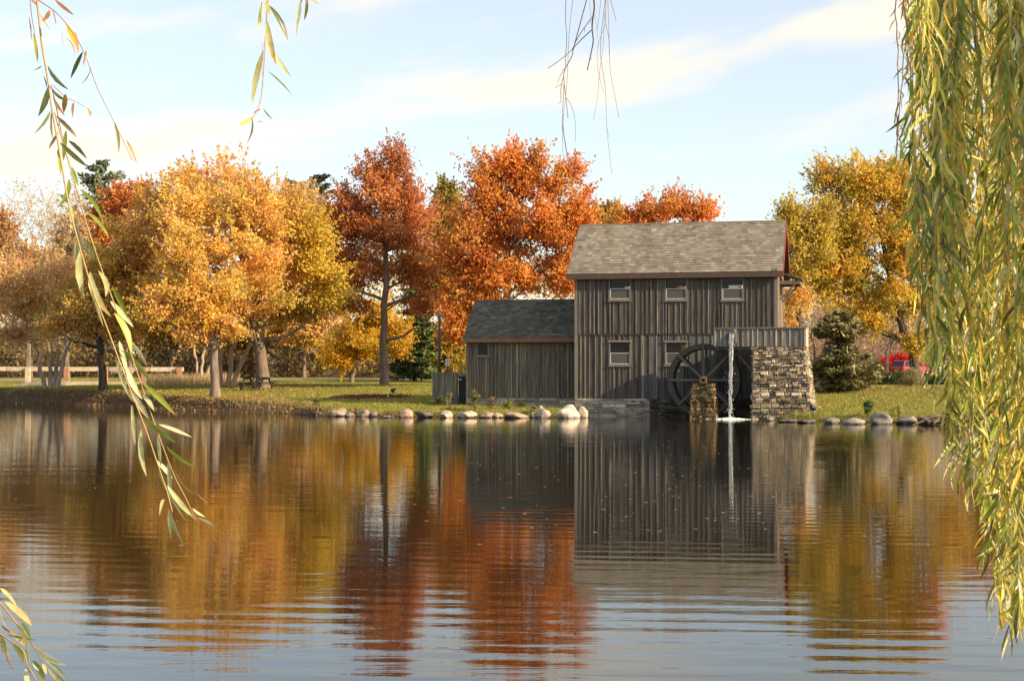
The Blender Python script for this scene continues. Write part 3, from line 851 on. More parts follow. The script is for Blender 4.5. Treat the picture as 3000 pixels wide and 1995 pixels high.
# the low annex on the left
AT = 1.55
annex = millthing('mill_annex', 'low single-storey board annex in shadow with dark shingle roof left of the mill house', 'shed')
a0 = s_at(1366.5, AT); za_f = z_at(1166, -3, AT); za_w = z_at(1003, -3, AT); AD = 3.6; za_e = z_at(990, -3, AT - .3); za_r = z_at(880, -3, AT + 1.8)
wa0, wa1 = s_at(1400, AT), s_at(1430, AT); wz0, wz1 = z_at(1040, wa0, AT), z_at(1007, wa0, AT)
AW = .95 * np.array([(.125, .105, .08), (.108, .092, .072), (.135, .112, .085), (.096, .084, .068), (.13, .104, .072)])
w = MB()
boardwall(w, a0, -.02, za_f, za_w + .1, AT, rngM, [(wa0, wa1, wz0, wz1)], pal=AW, wmin=.14, wmax=.3, batten=.04, th=.04)
w.build('front_wall', M_wood, annex)
w = MB()
boardwall(w, a0, -.02, za_f, za_w + .1, AT + AD, rngM, pal=AW, flip=-1, eave=False)
boardwall(w, AT + .045, AT + AD - .035, za_f, za_w + .1, a0, rngM, pal=AW, axis=1, eave=False)
w.add([(a0, AT, za_w + .1), (a0, AT + AD, za_w + .1), (a0, AT + AD / 2, za_r - .1), (a0 + .03, AT, za_w + .1), (a0 + .03, AT + AD, za_w + .1), (a0 + .03, AT + AD / 2, za_r - .1)],
      [(0, 2, 1), (3, 4, 5), (0, 1, 4, 3), (1, 2, 5, 4), (2, 0, 3, 5)], (.14, .12, .10))
w.box(a0 - .012, a0 + .11, AT - .035, AT + .03, za_f, za_w + .09, (.17, .15, .125))
w.build('side_wall', M_wood, annex)
window(annex, wa0, wa1, wz0, wz1, 0, AT, rngM, casing=.06, single=True, sash_col=(.09, .08, .07), head=False)
ASH = np.array([(.118, .108, .082), (.104, .096, .074), (.136, .124, .096), (.092, .086, .068)])
b0 = s_at(1356.6, AT - .3)
w = MB()
shingles(w, b0, -.012, AT - .3, za_e, AT + AD / 2, za_r, 18, rngM, ASH)
shingles(w, b0, -.012, AT + AD + .3, za_e, AT + AD / 2, za_r, 18, rngM, ASH)
w.box(b0, -.012, AT + AD / 2 - .06, AT + AD / 2 + .06, za_r - .02, za_r + .035, (.12, .12, .11))
ar = w.build('roof', M_shingle, annex)
w = MB()
for sg in (-1, 1):
    te = AT - .3 if sg < 0 else AT + AD + .3
    tm = AT + AD / 2
    p0 = [(b0, te, za_e - .08), (-.014, te, za_e - .08), (-.014, tm, za_r - .08), (b0, tm, za_r - .08), (b0, te, za_e - .006), (-.014, te, za_e - .006), (-.014, tm, za_r - .006), (b0, tm, za_r - .006)]
    if sg > 0: p0 = [p0[i] for i in (1, 0, 3, 2, 5, 4, 7, 6)]
    w.hexa(p0, (.08, .055, .04))
w.build('roof_deck', M_wood, ar)
w = MB(); w.box(b0, -.014, AT - .33, AT - .296, za_e - .19, za_e - .01, (.20, .105, .055)); w.box(b0 + .08, -.02, AT - .29, AT - .03, za_e - .19, za_e - .16, (.12, .065, .04)); w.build('eave_fascia', M_paint, ar)
w = MB()
masonry(w, ((a0, AT - .04, -.1), (-.02, AT - .04, -.1), (-.02, AT - .04, za_f), (a0, AT - .04, za_f)), rngM, FND * .8, .1, .22, .4, 1.1, (0, .02), .006)
w.box(a0 + .02, -.03, AT, AT + AD, -.1, za_f - .004, (.12, .10, .08))
w.build('foundation', M_stone, annex)

# stone pier, flume, axle pier, wheel, falling water
FT = -3.0
p_s0, p_s1 = s_at(2208, FT), s_at(2357, FT); zfl0, zfl1 = z_at(1015.5, 8, FT), z_at(959, 8, FT)
PST = np.array([(.38, .305, .21), (.26, .21, .15), (.46, .385, .275), (.17, .14, .105), (.33, .25, .16), (.42, .355, .26)])
pier = millthing('stone_pier', 'big tapering dry-stone pier carrying the right end of the wooden flume', 'stone pier', p_s0)
w = MB(); d0, d1 = FT, -.35
sw_ = p_s1 - p_s0
B = [(-.05, d0 - .28, -.45), (sw_ + .42, d0 - .28, -.45), (sw_ + .42, d1 + .25, -.45), (-.05, d1 + .25, -.45)]
Tt = [(0, d0, zfl0 - .01), (sw_, d0, zfl0 - .01), (sw_, d1, zfl0 - .01), (0, d1, zfl0 - .01)]
for i in range(4):
    j = (i + 1) % 4
    masonry(w, (B[i], B[j], Tt[j], Tt[i]), rngM, PST * 1.1, .05, .15, .10, .34, (-.05, .10), .022, .07)
core = [np.array(b) for b in B]; ctop = [np.array(q) for q in Tt]; cc = np.mean(core, 0); ct = np.mean(ctop, 0)
w.hexa([c_ + (cc - c_) * .055 for c_ in core] + [c_ + (ct - c_) * .055 - np.array((0, 0, .01)) for c_ in ctop], (.05, .042, .032))
w.build('stonework', M_stone, pier)

f_s0, f_s1 = s_at(2094, FT), s_at(2358, FT) + .01
flume = millthing('flume', 'grey board-clad wooden flume box reaching from the pier over the water wheel', 'flume', f_s0, 0, zfl0)
fh = zfl1 - zfl0; fl = f_s1 - f_s0; st_ = s_at(2143, FT - .1) - f_s0
w = MB()
boardwall(w, 0, fl, 0, fh - .06, FT, rngM, [(st_ - .10, st_ + .10, fh - .3, fh)], wmin=.16, wmax=.30, eave=False, th=.03, pal=np.array([(.17, .155, .135), (.15, .14, .125), (.20, .175, .15)]))
w.build('front_boards', M_wood, flume)
w = MB()
lw = p_s0 - f_s0
w.box(0, fl, -1.93, -1.9, 0, fh - .06, (.12, .11, .1)); w.box(.004, fl - .004, FT + .032, -1.932, .0, .05, (.10, .09, .08))
w.box(-.03, -.001, FT - .03, -1.9, .002, fh - .06, (.17, .15, .13))
w.box(lw, fl, -1.898, -.35, .0, fh - .065, (.14, .12, .1))
w.build('trough', M_wood, flume)
w = MB(); w.box(fl + .001, fl + .035, FT - .03, -.35, .0, fh - .06, (.40, .34, .26)); w.build('end_boards', M_wood, flume)  # end boards coloured lighter than the front to read as sunlit
w = MB(); w.box(-.03, fl + .04, FT - .06, FT + .05, fh - .058, fh, (.14, .13, .115)); w.box(fl - .05, fl + .05, FT + .052, -.3, fh - .057, fh, (.30, .26, .2)); w.build('top_rail', M_wood, flume)  # right-hand rail piece also painted paler, for the sunlit end
w = MB(); w.hexa([(st_ + .12, FT - .07, fh - .62), (st_ + .20, FT - .10, fh - .62), (st_ + .20, FT - .03, fh - .62), (st_ + .12, FT - .03, fh - .62), (st_ + .11, FT - .12, fh - .07), (st_ + .19, FT - .12, fh - .07), (st_ + .19, FT - .03, fh - .07), (st_ + .11, FT - .03, fh - .07)], (.36, .29, .2)); w.build('spout_board', M_wood, flume)
w = MB(); w.bar((s_at(2150, -2) - f_s0, -2.1, -.1), (p_s0 - f_s0 + .05, -2.1, z_at(1100, 7.7, -2) - zfl0), .09, .12, (.17, .12, .08)); w.build('brace', M_wood, flume)
for tt_ in (-2.85, -2.05):
    w = MB(); w.bar((.02, tt_, -.06), (lw, tt_, -.06), .11, .12, (.10, .085, .07)); w.build('beam', M_wood, flume)

wc_s, wz = s_at(2065, -1.3), z_at(1113, 5.7, -1.3)
Rw = 105 / F * Yl(5.7, -1.3)
wheel = millthing('mill_waterwheel', 'dark wooden water wheel with pale spokes against the mill wall', 'water wheel', wc_s, -1.25, wz)
NS = 64
def annulus(r0, r1, t0, t1, col):
    mb = MB()
    V_ = []; F_ = []; c_ = []
    for i in range(NS):
        a_ = i * 2 * math.pi / NS
        for (r_, tt_) in ((r0, t0), (r1, t0), (r1, t1), (r0, t1)): V_.append((math.cos(a_) * r_, tt_, math.sin(a_) * r_))
        c_ += [np.array(col) * (1 + .10 * math.sin(i * .41))] * 4
        for k in range(4): F_.append((i * 4 + k, i * 4 + (k + 1) % 4, ((i + 1) % NS) * 4 + (k + 1) % 4, ((i + 1) % NS) * 4 + k))
    mb.add(V_, F_, np.array(c_))
    return mb
annulus(Rw - .20, Rw + .01, -.58, -.52, (.055, .043, .03)).build('rim', M_wet, wheel)
annulus(Rw - .22, Rw, .48, .54, (.06, .05, .038)).build('rim', M_wet, wheel)
annulus(Rw - .022, Rw - .004, -.518, .478, (.075, .06, .042)).build('drum', M_wet, wheel)
annulus(Rw - .225, Rw - .20, -.518, .478, (.05, .042, .032)).build('sole_boards', M_wet, wheel)
for i in range(26):
    a_ = i * 2 * math.pi / 26 + .05
    w = MB(); c0 = np.array((math.cos(a_), 0, math.sin(a_))); a2 = a_ + .13; c1 = np.array((math.cos(a2), 0, math.sin(a2)))
    p0, p1 = c0 * (Rw - .19), c1 * (Rw - .03); n_ = np.array((-(p1 - p0)[2], 0, (p1 - p0)[0])); n_ /= np.linalg.norm(n_); n_ *= .012
    w.hexa([p0 - n_ + (0, -.515, 0), p0 + n_ + (0, -.515, 0), p0 + n_ + (0, .475, 0), p0 - n_ + (0, .475, 0), p1 - n_ + (0, -.515, 0), p1 + n_ + (0, -.515, 0), p1 + n_ + (0, .475, 0), p1 - n_ + (0, .475, 0)], (.055, .045, .035))
    w.build('bucket', M_wet, wheel)
for tt_ in (-.55, .51):
    for i in range(8):
        a_ = RAD(40.0 + i * 45 + 5)
        d = np.array((math.cos(a_), 0, math.sin(a_))); w = MB()
        w.bar(d * .12 + (0, tt_ - .04 * np.sign(tt_) * -1, 0), d * (Rw - .03) + (0, tt_ + .075 * np.sign(tt_), 0), .05, .085, (.13, .105, .08), up=np.cross(d, (0, 1, 0)))
        w.build('spoke', M_paint, wheel)
w = MB(); w.tube([(0, -1.28, 0), (0, 1.24, 0)], .065, 12, (.2, .15, .1)); w.build('axle', M_paint, wheel)
for tt_ in (-.55, .51):
    w = MB(); w.tube([(0, tt_ - .12, 0), (0, tt_ + .12, 0)], .17, 12, (.24, .18, .12)); w.build('hub', M_paint, wheel)

APL = np.array([(.24, .15, .065), (.18, .115, .055), (.29, .19, .085), (.12, .085, .05), (.20, .15, .08)])
apier = millthing('axle_pier', 'small mossy brown stone pier holding the outer end of the wheel axle', 'stone pier', s_at(2062, -2.5))
w = MB(); zt = z_at(1122, 5.7, -2.5)
for (d0, d1, B, Tt) in [(0, 0, [(-.56, -3.0, -.45), (.56, -3.0, -.45), (.56, -2.05, -.45), (-.56, -2.05, -.45)], [(-.42, -2.9, zt), (.42, -2.9, zt), (.42, -2.12, zt), (-.42, -2.12, zt)])]:
    for i in range(4):
        j = (i + 1) % 4
        masonry(w, (B[i], B[j], Tt[j], Tt[i]), rngM, APL, .05, .13, .1, .30, (-.03, .06), .018, .05)
    core = [np.array(b) for b in B]; ctop = [np.array(q) for q in Tt]; cc = np.mean(core, 0); ct = np.mean(ctop, 0)
    w.hexa([c_ + (cc - c_) * .08 for c_ in core] + [c_ + (ct - c_) * .08 - np.array((0, 0, .004)) for c_ in ctop], (.05, .04, .03))
w.build('stonework', M_stone, apier)
w = MB(); w.box(-.13, .13, -2.75, -2.2, zt - .005, wz - .068, (.12, .085, .05)); w.box(-.13, .13, -2.74, -2.21, wz + .066, wz + .13, (.16, .11, .06)); w.box(-.13, -.07, -2.72, -2.23, wz - .066, wz + .064, (.14, .1, .06)); w.box(.07, .13, -2.72, -2.23, wz - .066, wz + .064, (.14, .1, .06)); w.build('bearing_block', M_wood, apier)

m, nt, N, L, out = newmat('falling_water')
p = N.new('ShaderNodeBsdfPrincipled'); p.inputs['Base Color'].default_value = (.82, .84, .86, 1); p.inputs['Roughness'].default_value = .12
p.inputs['Transmission Weight'].default_value = .7; p.inputs['IOR'].default_value = 1.33
L.new(p.outputs[0], out.inputs[0]); M_fall = m
M_foam = surf('foam', (.85, .84, .80), .5, .4, (25, 25, 25), .12, .01, 40)
rngW = np.random.default_rng(3)
fall = millthing('water_stream', 'white stream of water falling from the flume notch into the pond', 'water', st_ + f_s0, FT - .08, 0)
w = MB(); ztop = zfl0 + fh - .26
icos = bmesh.new(); bmesh.ops.create_icosphere(icos, subdivisions=1, radius=1)
IV1 = np.array([v.co[:] for v in icos.verts]); IF1 = [tuple(v.index for v in f.verts) for f in icos.faces]; icos.free()
for i in range(15):
    ph = rngW.uniform(0, 6.28); x0 = rngW.uniform(-.085, .085); y0 = rngW.uniform(-.04, .04)
    zt_, zb_ = ztop + .02, -.05
    if i > 6:
        zt_ = rngW.uniform(.6, ztop); zb_ = max(-.05, zt_ - rngW.uniform(.4, 1.4))
    zs_ = np.linspace(zt_, zb_, 26)
    f_ = (ztop - zs_) / ztop
    xx = x0 * (1 - .45 * f_) + .022 * np.sin(zs_ * 9 + ph) * (.3 + f_) - .04 * f_
    yy = y0 - .22 * np.sqrt(np.maximum(f_, 0)) + .02 * np.cos(zs_ * 8 + ph)
    rr = (.010 + .011 * np.abs(np.sin(zs_ * 13 + ph * 2))) * (1 + .3 * rngW.random(26))
    w.tube(np.stack([xx, yy, zs_], 1), rr, 6, (1, 1, 1))
# the lip that runs out of the notch
w.hexa([(-.09, .1, ztop - .03), (.09, .1, ztop - .03), (.085, -.07, ztop - .05), (-.085, -.07, ztop - .05), (-.09, .1, ztop + .02), (.09, .1, ztop + .02), (.085, -.05, ztop + .015), (-.085, -.05, ztop + .015)][0:2][::1] + [(.09, .2, ztop - .03), (-.09, .2, ztop - .03), (-.085, -.05, ztop + .015), (.085, -.05, ztop + .015), (.09, .2, ztop + .03), (-.09, .2, ztop + .03)])
for i in range(80):
    f_ = rngW.random() ** .6
    r_ = rngW.uniform(.008, .022)
    w.add(IV1 * r_ * np.array((1, 1, 1.8)) + (rngW.normal(-.02, .06 + .05 * f_), -.2 * f_ + rngW.normal(0, .05), ztop * (1 - f_)), IF1)
w.build('stream', M_fall, fall, True)
w = MB()
for i in range(240):
    r_ = abs(rngW.normal(0, .33)); a_ = rngW.uniform(0, 6.28); sz = rngW.uniform(.02, .06) * max(.35, 1 - r_)
    w.add(IV1 * np.array((sz * 1.6, sz * 1.3, sz * (1.3 - min(r_, .9)))) + (math.cos(a_) * r_ * 1.35 - .03, math.sin(a_) * r_ * .9 - .22, sz * .3), IF1)
tag(w.build('foam', M_foam, fall, True), kind='stuff')

# ------------------------------------------------------------------ rocks
bm = bmesh.new(); bmesh.ops.create_icosphere(bm, subdivisions=4, radius=1)
IV = np.array([v.co[:] for v in bm.verts]); IF = np.array([[v.index for v in f.verts] for f in bm.faces]); bm.free()
def rock(px0, px1, py0, py1, label, col, seed, depth=.85, blocky=.5, tilt=0., Y=None, name='rock', z0=None, group=None, cat='rock'):
    rng = np.random.default_rng(seed)
    Yr = Y or H * F / (py1 - HY)
    w_ = (px1 - px0) / F * Yr; h_ = (py1 - py0) / F * Yr
    v = IV.copy()
    for i in range(13):
        n = rng.normal(size=3); n /= np.linalg.norm(n); d = rng.uniform(.62, .9) - blocky * .12
        k = v @ n - d; s = k > 0
        v[s] -= n * k[s][:, None] * .92
    fr = rng.uniform(1.5, 5, (6, 3)); ph = rng.uniform(0, 6, 6)
    v *= (1 + .035 * sum(np.sin(IV @ fr[i] + ph[i]) for i in range(6)))[:, None]
    ext = v.max(0) - v.min(0)
    v = (v - (v.max(0) + v.min(0)) / 2) / ext
    v[:, 0] += v[:, 2] * tilt; v[:, 0] /= (v[:, 0].max() - v[:, 0].min())
    v = v * np.array((w_, max(w_ * depth, h_ * .7), h_ * 1.55))
    v[:, 2] += h_ * 1.0 - v[:, 2].max()
    x = ((px0 + px1) / 2 - CX) / F * Yr
    c = np.array(col) * (1 + .12 * np.sin(IV @ np.array((3., 5, 4)) + seed))[:, None]
    c = c * np.where(v[:, 2] + (z0 or 0) < .055 + .02 * np.sin(IV[:, 0] * 7 + seed), .42, 1.0)[:, None]      # wet, algae-dark foot
    o = mk(name, v, IF, M_rock, None, c, smooth=True, loc=(x, Yr + w_ * depth * .3, 0 if z0 is None else z0))
    return tag(o, label, cat, group)
PK, GR, CRM, DK = (.32, .23, .175), (.19, .16, .13), (.42, .345, .26), (.11, .095, .08)
RB = 'rocks along the lawn edge'
rock(914, 960, 1206, 1218, 'low flat grey slab at the left end of the shore rocks', GR, 1, group=RB)
rock(960, 1018, 1196, 1220, 'wide rounded pinkish boulder just right of the leftmost flat slab', PK, 2, group=RB)
rock(1008, 1040, 1205, 1221, 'small round grey rock tucked against a wide pinkish boulder', GR, 3, group=RB)
rock(1052, 1086, 1199, 1221, 'rounded pink-brown boulder below the big red tree, left one of a touching pair', PK, 4, group=RB)
rock(1080, 1106, 1203, 1221, 'small brown rock below the red tree, right one of a touching pair', GR, 5, group=RB)
rock(1109, 1150, 1217, 1224, 'very low flat stone barely above the water below the red tree', GR, 6, group=RB)
rock(1166, 1211, 1197, 1223, 'pink pointed boulder standing alone left of the dark flat rock', (.40, .27, .21), 7, group=RB)
rock(1212, 1268, 1204, 1223, 'dark grey flat rock between the pink pointed boulder and a pale one', DK, 8, group=RB)
rock(1286, 1327, 1203, 1224, 'pale cream peaked boulder just right of the dark flat rock', CRM, 9, group=RB)
rock(1338, 1398, 1203, 1224, 'cream and grey boulder with a dark cleft below the leafy weed', CRM, 10, group=RB)
rock(1402, 1448, 1204, 1224, 'brown-grey rounded boulder right of the cleft cream boulder', PK, 11, group=RB)
rock(1441, 1474, 1209, 1224, 'small tan rock wedged against the right side of a brown-grey boulder', (.38, .30, .23), 12, group=RB)
rock(1477, 1550, 1205, 1225, 'long low pink boulder with a sloping right side below the annex', PK, 13, tilt=-.2, group=RB)
rock(1553, 1574, 1205, 1224, 'narrow brown rock hugging the left side of the square boulder', GR, 14, group=RB)
rock(1570, 1621, 1196, 1224.5, 'squarish pinkish cream boulder with a small chip of stone on top', (.44, .35, .28), 15, blocky=1.2, group=RB)
rock(1579, 1592, 1189, 1199, 'small pale chip of stone lying on top of the squarish boulder', CRM, 16, Y=62.6, z0=.36, group=RB)
rock(1629, 1701, 1185, 1225, 'largest pale cream boulder on the shore, domed, near the mill corner', (.56, .48, .39), 17, group=RB)
rock(1692, 1724, 1190, 1224, 'tall rounded tan boulder at the right end, touching the largest boulder', (.42, .34, .27), 18, group=RB)
RG = 'rocks along the right bank'
rock(2241, 2271, 1219, 1233, 'small grey rock at the water in front of the big pier', GR, 21, group=RG)
rock(2281, 2338, 1226, 1237, 'long low dark slab in the turf in front of the big pier', DK, 22, group=RG)
rock(2338, 2392, 1228, 1239, 'low dark slab next to the black floodlight stake', DK, 23, group=RG)
rock(2410, 2464, 1222, 1241, 'flat-topped grey boulder right of the floodlight stake', GR, 24, blocky=1, group=RG)
rock(2470, 2544, 1224, 1243, 'long low grey-brown boulder left of the dark leafy shrub', (.28, .24, .20), 25, group=RG)
rock(2556, 2622, 1208, 1243, 'tallest dark grey boulder of the right bank, beside the yellow grass tuft', (.20, .18, .16), 26, group=RG)
rock(2630, 2696, 1217, 1242, 'wide brown rock right of the yellow grass tuft', (.24, .19, .15), 27, group=RG)
rock(2690, 2744, 1220, 1244, 'dark wet rock next to the driftwood pile', DK, 28, group=RG)
rock(2219, 2247, 1193, 1224, 'upright tan stone leaning on the foot of the big pier', (.40, .30, .20), 29, group=RG)
rock(2391, 2427, 1187, 1204, 'pale square stone lying on the grass by the pier corner', (.42, .38, .32), 30, Y=63, z0=.22, blocky=1.2, group=RG)
# driftwood and debris at the right bank
rg = np.random.default_rng(8)
dw = thing('driftwood', 'heap of brown driftwood and roots at the water under the willow', 'driftwood', P(2785, 1246, 53.6))
w = MB()
for i in range(26):
    a_ = np.array((rg.normal(0, .45), rg.normal(.3, .25), rg.uniform(0, .3))); d = rg.normal(size=3) * np.array((.5, .3, .14))
    w.tube(bez(a_ - d, a_ + d, rg.normal(0, .06, 3), 5), np.linspace(rg.uniform(.02, .07), .012, 5), 6, np.array((.20, .13, .085)) * rg.uniform(.6, 1.3))
w.build('logs', M_bark, dw, True)

# ------------------------------------------------------------------ trees, front to back
oak = tree('oak_tree', 'huge golden oak with wide rounded crown behind the picnic table', 772, 88,
     [(620, 560, 195, 112), (450, 690, 145, 145), (620, 700, 235, 175, -4), (800, 690, 155, 165), (830, 840, 150, 105), (650, 870, 215, 95, -4), (480, 850, 165, 110), (380, 790, 105, 110),
      (955, 825, 85, 100, -2, YGREEN), (900, 720, 85, 105, -1, YGREEN), (870, 930, 90, 50, 0, OLIVE + GOLD[:2])],
     GOLD, 21, nclump=300, nleaf=200, leaf=.23, rc=1.0, tr=.40, fork=2.7, nlimb=22)
tree('oak_tree', 'smaller golden oak with stout trunk on the bank left of the picnic table', 631, 76,
     [(620, 890, 60, 75), (540, 850, 85, 70), (460, 900, 70, 60), (590, 960, 80, 55), (665, 970, 38, 50), (520, 770, 70, 50)],
     GOLD + YELLOW[:1], 22, nclump=80, nleaf=210, leaf=.20, rc=.7, tr=.25, fork=2.4, nlimb=9, lean_px=615, bark=(.20, .155, .12))
tree('oak_tree', 'olive-brown oak with dark leaning trunk behind the long willow branch', 302, 88,
     [(270, 900, 110, 70), (200, 960, 90, 50), (340, 960, 80, 55), (300, 820, 90, 70)],
     OLIVE + GOLD[:3] + BROWN[:1], 23, nclump=75, nleaf=170, leaf=.2, rc=.8, tr=.25, fork=2.5, nlimb=9, lean_px=265, bark=(.06, .045, .035))
tree('red_oak_tree', 'tall russet-red tree with straight dark trunk, centre of the lawn', 1126, 90,
     [(1130, 495, 100, 80), (1120, 590, 145, 90), (1105, 690, 165, 95), (1020, 640, 95, 90), (1205, 640, 85, 95), (1000, 780, 65, 70), (1240, 770, 95, 90), (1110, 790, 150, 70), (1040, 880, 80, 45), (1240, 890, 110, 60), (1320, 800, 60, 70)],
     RED, 24, nclump=165, nleaf=170, leaf=.22, rc=.85, tr=.25, fork=2.4, nlimb=20)
tree('orange_maple_tree', 'broad bright-orange tree rising behind the annex roof', 1480, 84,
     [(1480, 520, 115, 75), (1600, 530, 120, 80), (1420, 620, 120, 100), (1560, 680, 150, 110), (1680, 640, 85, 110), (1390, 740, 110, 100), (1340, 880, 100, 75), (1340, 980, 65, 40), (1480, 820, 130, 70), (1660, 800, 80, 90), (1410, 880, 80, 60)],
     ORANGE, 25, nclump=250, nleaf=190, leaf=.23, rc=.9, tr=.30, fork=3.0, nlimb=18)
tree('orange_tree', 'orange tree top showing above the mill roof ridge', 1950, 100,
     [(1850, 665, 60, 50), (1900, 630, 60, 45), (1980, 610, 80, 50), (2060, 640, 50, 40), (1960, 740, 130, 110)],
     ORANGE[:3] + RED[:1], 26, nclump=90, nleaf=170, leaf=.24, rc=.85, tr=.25, nlimb=8)
tree('yellow_maple_tree', 'small brilliant yellow maple behind the russet tree trunk', 1030, 106,
     [(1060, 990, 85, 75), (1110, 940, 75, 60), (1000, 1040, 55, 45), (1165, 1000, 30, 60)],
     YELLOW, 27, nclump=80, nleaf=230, leaf=.22, rc=.75, tr=.16, fork=1.6, nlimb=8)
tree('maple_tree', 'large yellow-orange maple with dark leaning trunk by the hedge', 2702, 90,
     [(2470, 545, 95, 75), (2560, 540, 95, 70), (2660, 560, 100, 90), (2430, 680, 100, 90), (2560, 690, 140, 110), (2700, 720, 130, 130), (2470, 830, 110, 80), (2620, 880, 120, 70), (2520, 930, 110, 50), (2410, 770, 70, 80), (2760, 860, 90, 90), (2720, 620, 60, 80, 0, ORANGE), (2690, 1010, 40, 45, -1)],
     [(.76, .52, .07), (.68, .40, .06), (.60, .50, .08), (.74, .42, .06), (.54, .46, .08)], 28, nclump=310, nleaf=160, leaf=.23, rc=.9, tr=.27, fork=2.4, nlimb=18, lean_px=2545, lexp=.8, bark=(.075, .058, .045))
tree('maple_tree', 'slender olive and yellow tree just right of the mill roof', 2334, 82,
     [(2320, 640, 55, 70), (2290, 720, 45, 90), (2360, 730, 75, 110), (2400, 640, 45, 60), (2340, 880, 60, 60, 0, GOLD), (2300, 950, 50, 40, 0, GOLD)],
     OLIVE + YGREEN[:2], 29, nclump=100, nleaf=130, leaf=.2, rc=.7, tr=.15, fork=2.6, nlimb=12, bark=(.075, .058, .045))
tree('birch_tree', 'clump of several slender pale stems with russet leaves at the far left', 147, 95,
     [(150, 820, 140, 80), (60, 880, 100, 80), (220, 860, 90, 70), (110, 960, 110, 55), (10, 800, 70, 90), (30, 990, 70, 35)],
     TAN + BROWN[1:2] + [(.66, .42, .14), (.62, .34, .12)], 30, nclump=105, nleaf=105, leaf=.2, rc=.85, tr=.13, fork=3.2, nlimb=12,
     stems=[(-.35, -1.8), (.0, .3), (.25, 2.0), (.5, 3.2)], bark=(.34, .26, .20))
tree('slender_tree', 'cluster of slanting pale stems between the small oak and picnic table', 668, 93,
     [(740, 900, 50, 50), (690, 830, 60, 60)], OLIVE, 31, nclump=26, nleaf=130, leaf=.2, rc=.7, tr=.14, fork=3.2, nlimb=5,
     stems=[(-.45, -1.2), (0, .3), (.3, 2.2)], bark=(.38, .28, .21))
tree('slender_tree', 'three thin pale stems fanning out behind the guard rail end', 590, 118,
     [(580, 930, 60, 50), (640, 900, 60, 50)], BROWN, 32, nclump=24, nleaf=120, leaf=.22, rc=.8, tr=.12, fork=3.4, nlimb=5,
     stems=[(-.3, -1.6), (0, 0), (.4, 1.2)], bark=(.40, .30, .22))
conifer('spruce_tree', 'broad dark green spruce right of the stone pier', 2462, 72, 905, 128, 41, levels=18, per=12, needles=230, low=.2, power=.62, nl=.26, gap=.3, rise=.08, pal=[(.20, .19, .075), (.24, .215, .09), (.16, .16, .06), (.25, .19, .10)])
conifer('pine_tree', 'dark blue-green pine top above the treeline at left', 297, 150, 466, 190, 42, levels=32, per=9, needles=150, nl=.42, low=5, gap=.55, power=.5, rise=.5, pal=[(.12, .17, .095), (.15, .20, .11), (.10, .14, .08)])
conifer('pine_tree', 'thin pine top left of the russet tree, lower of two', 855, 170, 525, 80, 43, levels=26, per=8, needles=150, nl=.5, low=8, gap=.4, power=.45, rise=.45, pal=[(.09, .12, .075), (.11, .14, .085)])
conifer('pine_tree', 'pine top nearest the russet tree, higher of two', 935, 170, 506, 95, 44, levels=28, per=8, needles=150, nl=.5, low=8, gap=.4, power=.45, rise=.45, pal=[(.09, .12, .075), (.11, .14, .085)])
conifer('pine_tree', 'dark shaggy pine in the shade left of the annex', 1215, 112, 800, 75, 45, levels=18, per=11, needles=200, nl=.34, low=.4, power=.6, pal=DGREEN + MGREEN[:1])
baretree('bare_tree', 'tall leafless pale tree at the far left edge against the sky', 85, 112, 488, 51, bark=(.24, .18, .14), nleaf=2400)
baretree('bare_tree', 'leafless tree with pinkish twigs between far-left tree and the pine', 200, 120, 500, 52, bark=(.24, .18, .145), nleaf=2400)
baretree('bare_tree', 'grey leafless tree behind the right maple', 2800, 125, 800, 53, bark=(.2, .15, .13), nleaf=1500)
baretree('bare_tree', 'pinkish bare tree behind the spruce', 2480, 128, 840, 54, bark=(.14, .10, .085), nleaf=1500)
baretree('bare_tree', 'low bare tree with mauve twigs right of the mill', 2380, 120, 860, 55, bark=(.14, .10, .085), nleaf=1500)
baretree('bare_tree', 'bare pink-twigged tree between spruce and leaning maple', 2600, 126, 850, 56, bark=(.14, .10, .085), nleaf=1500)
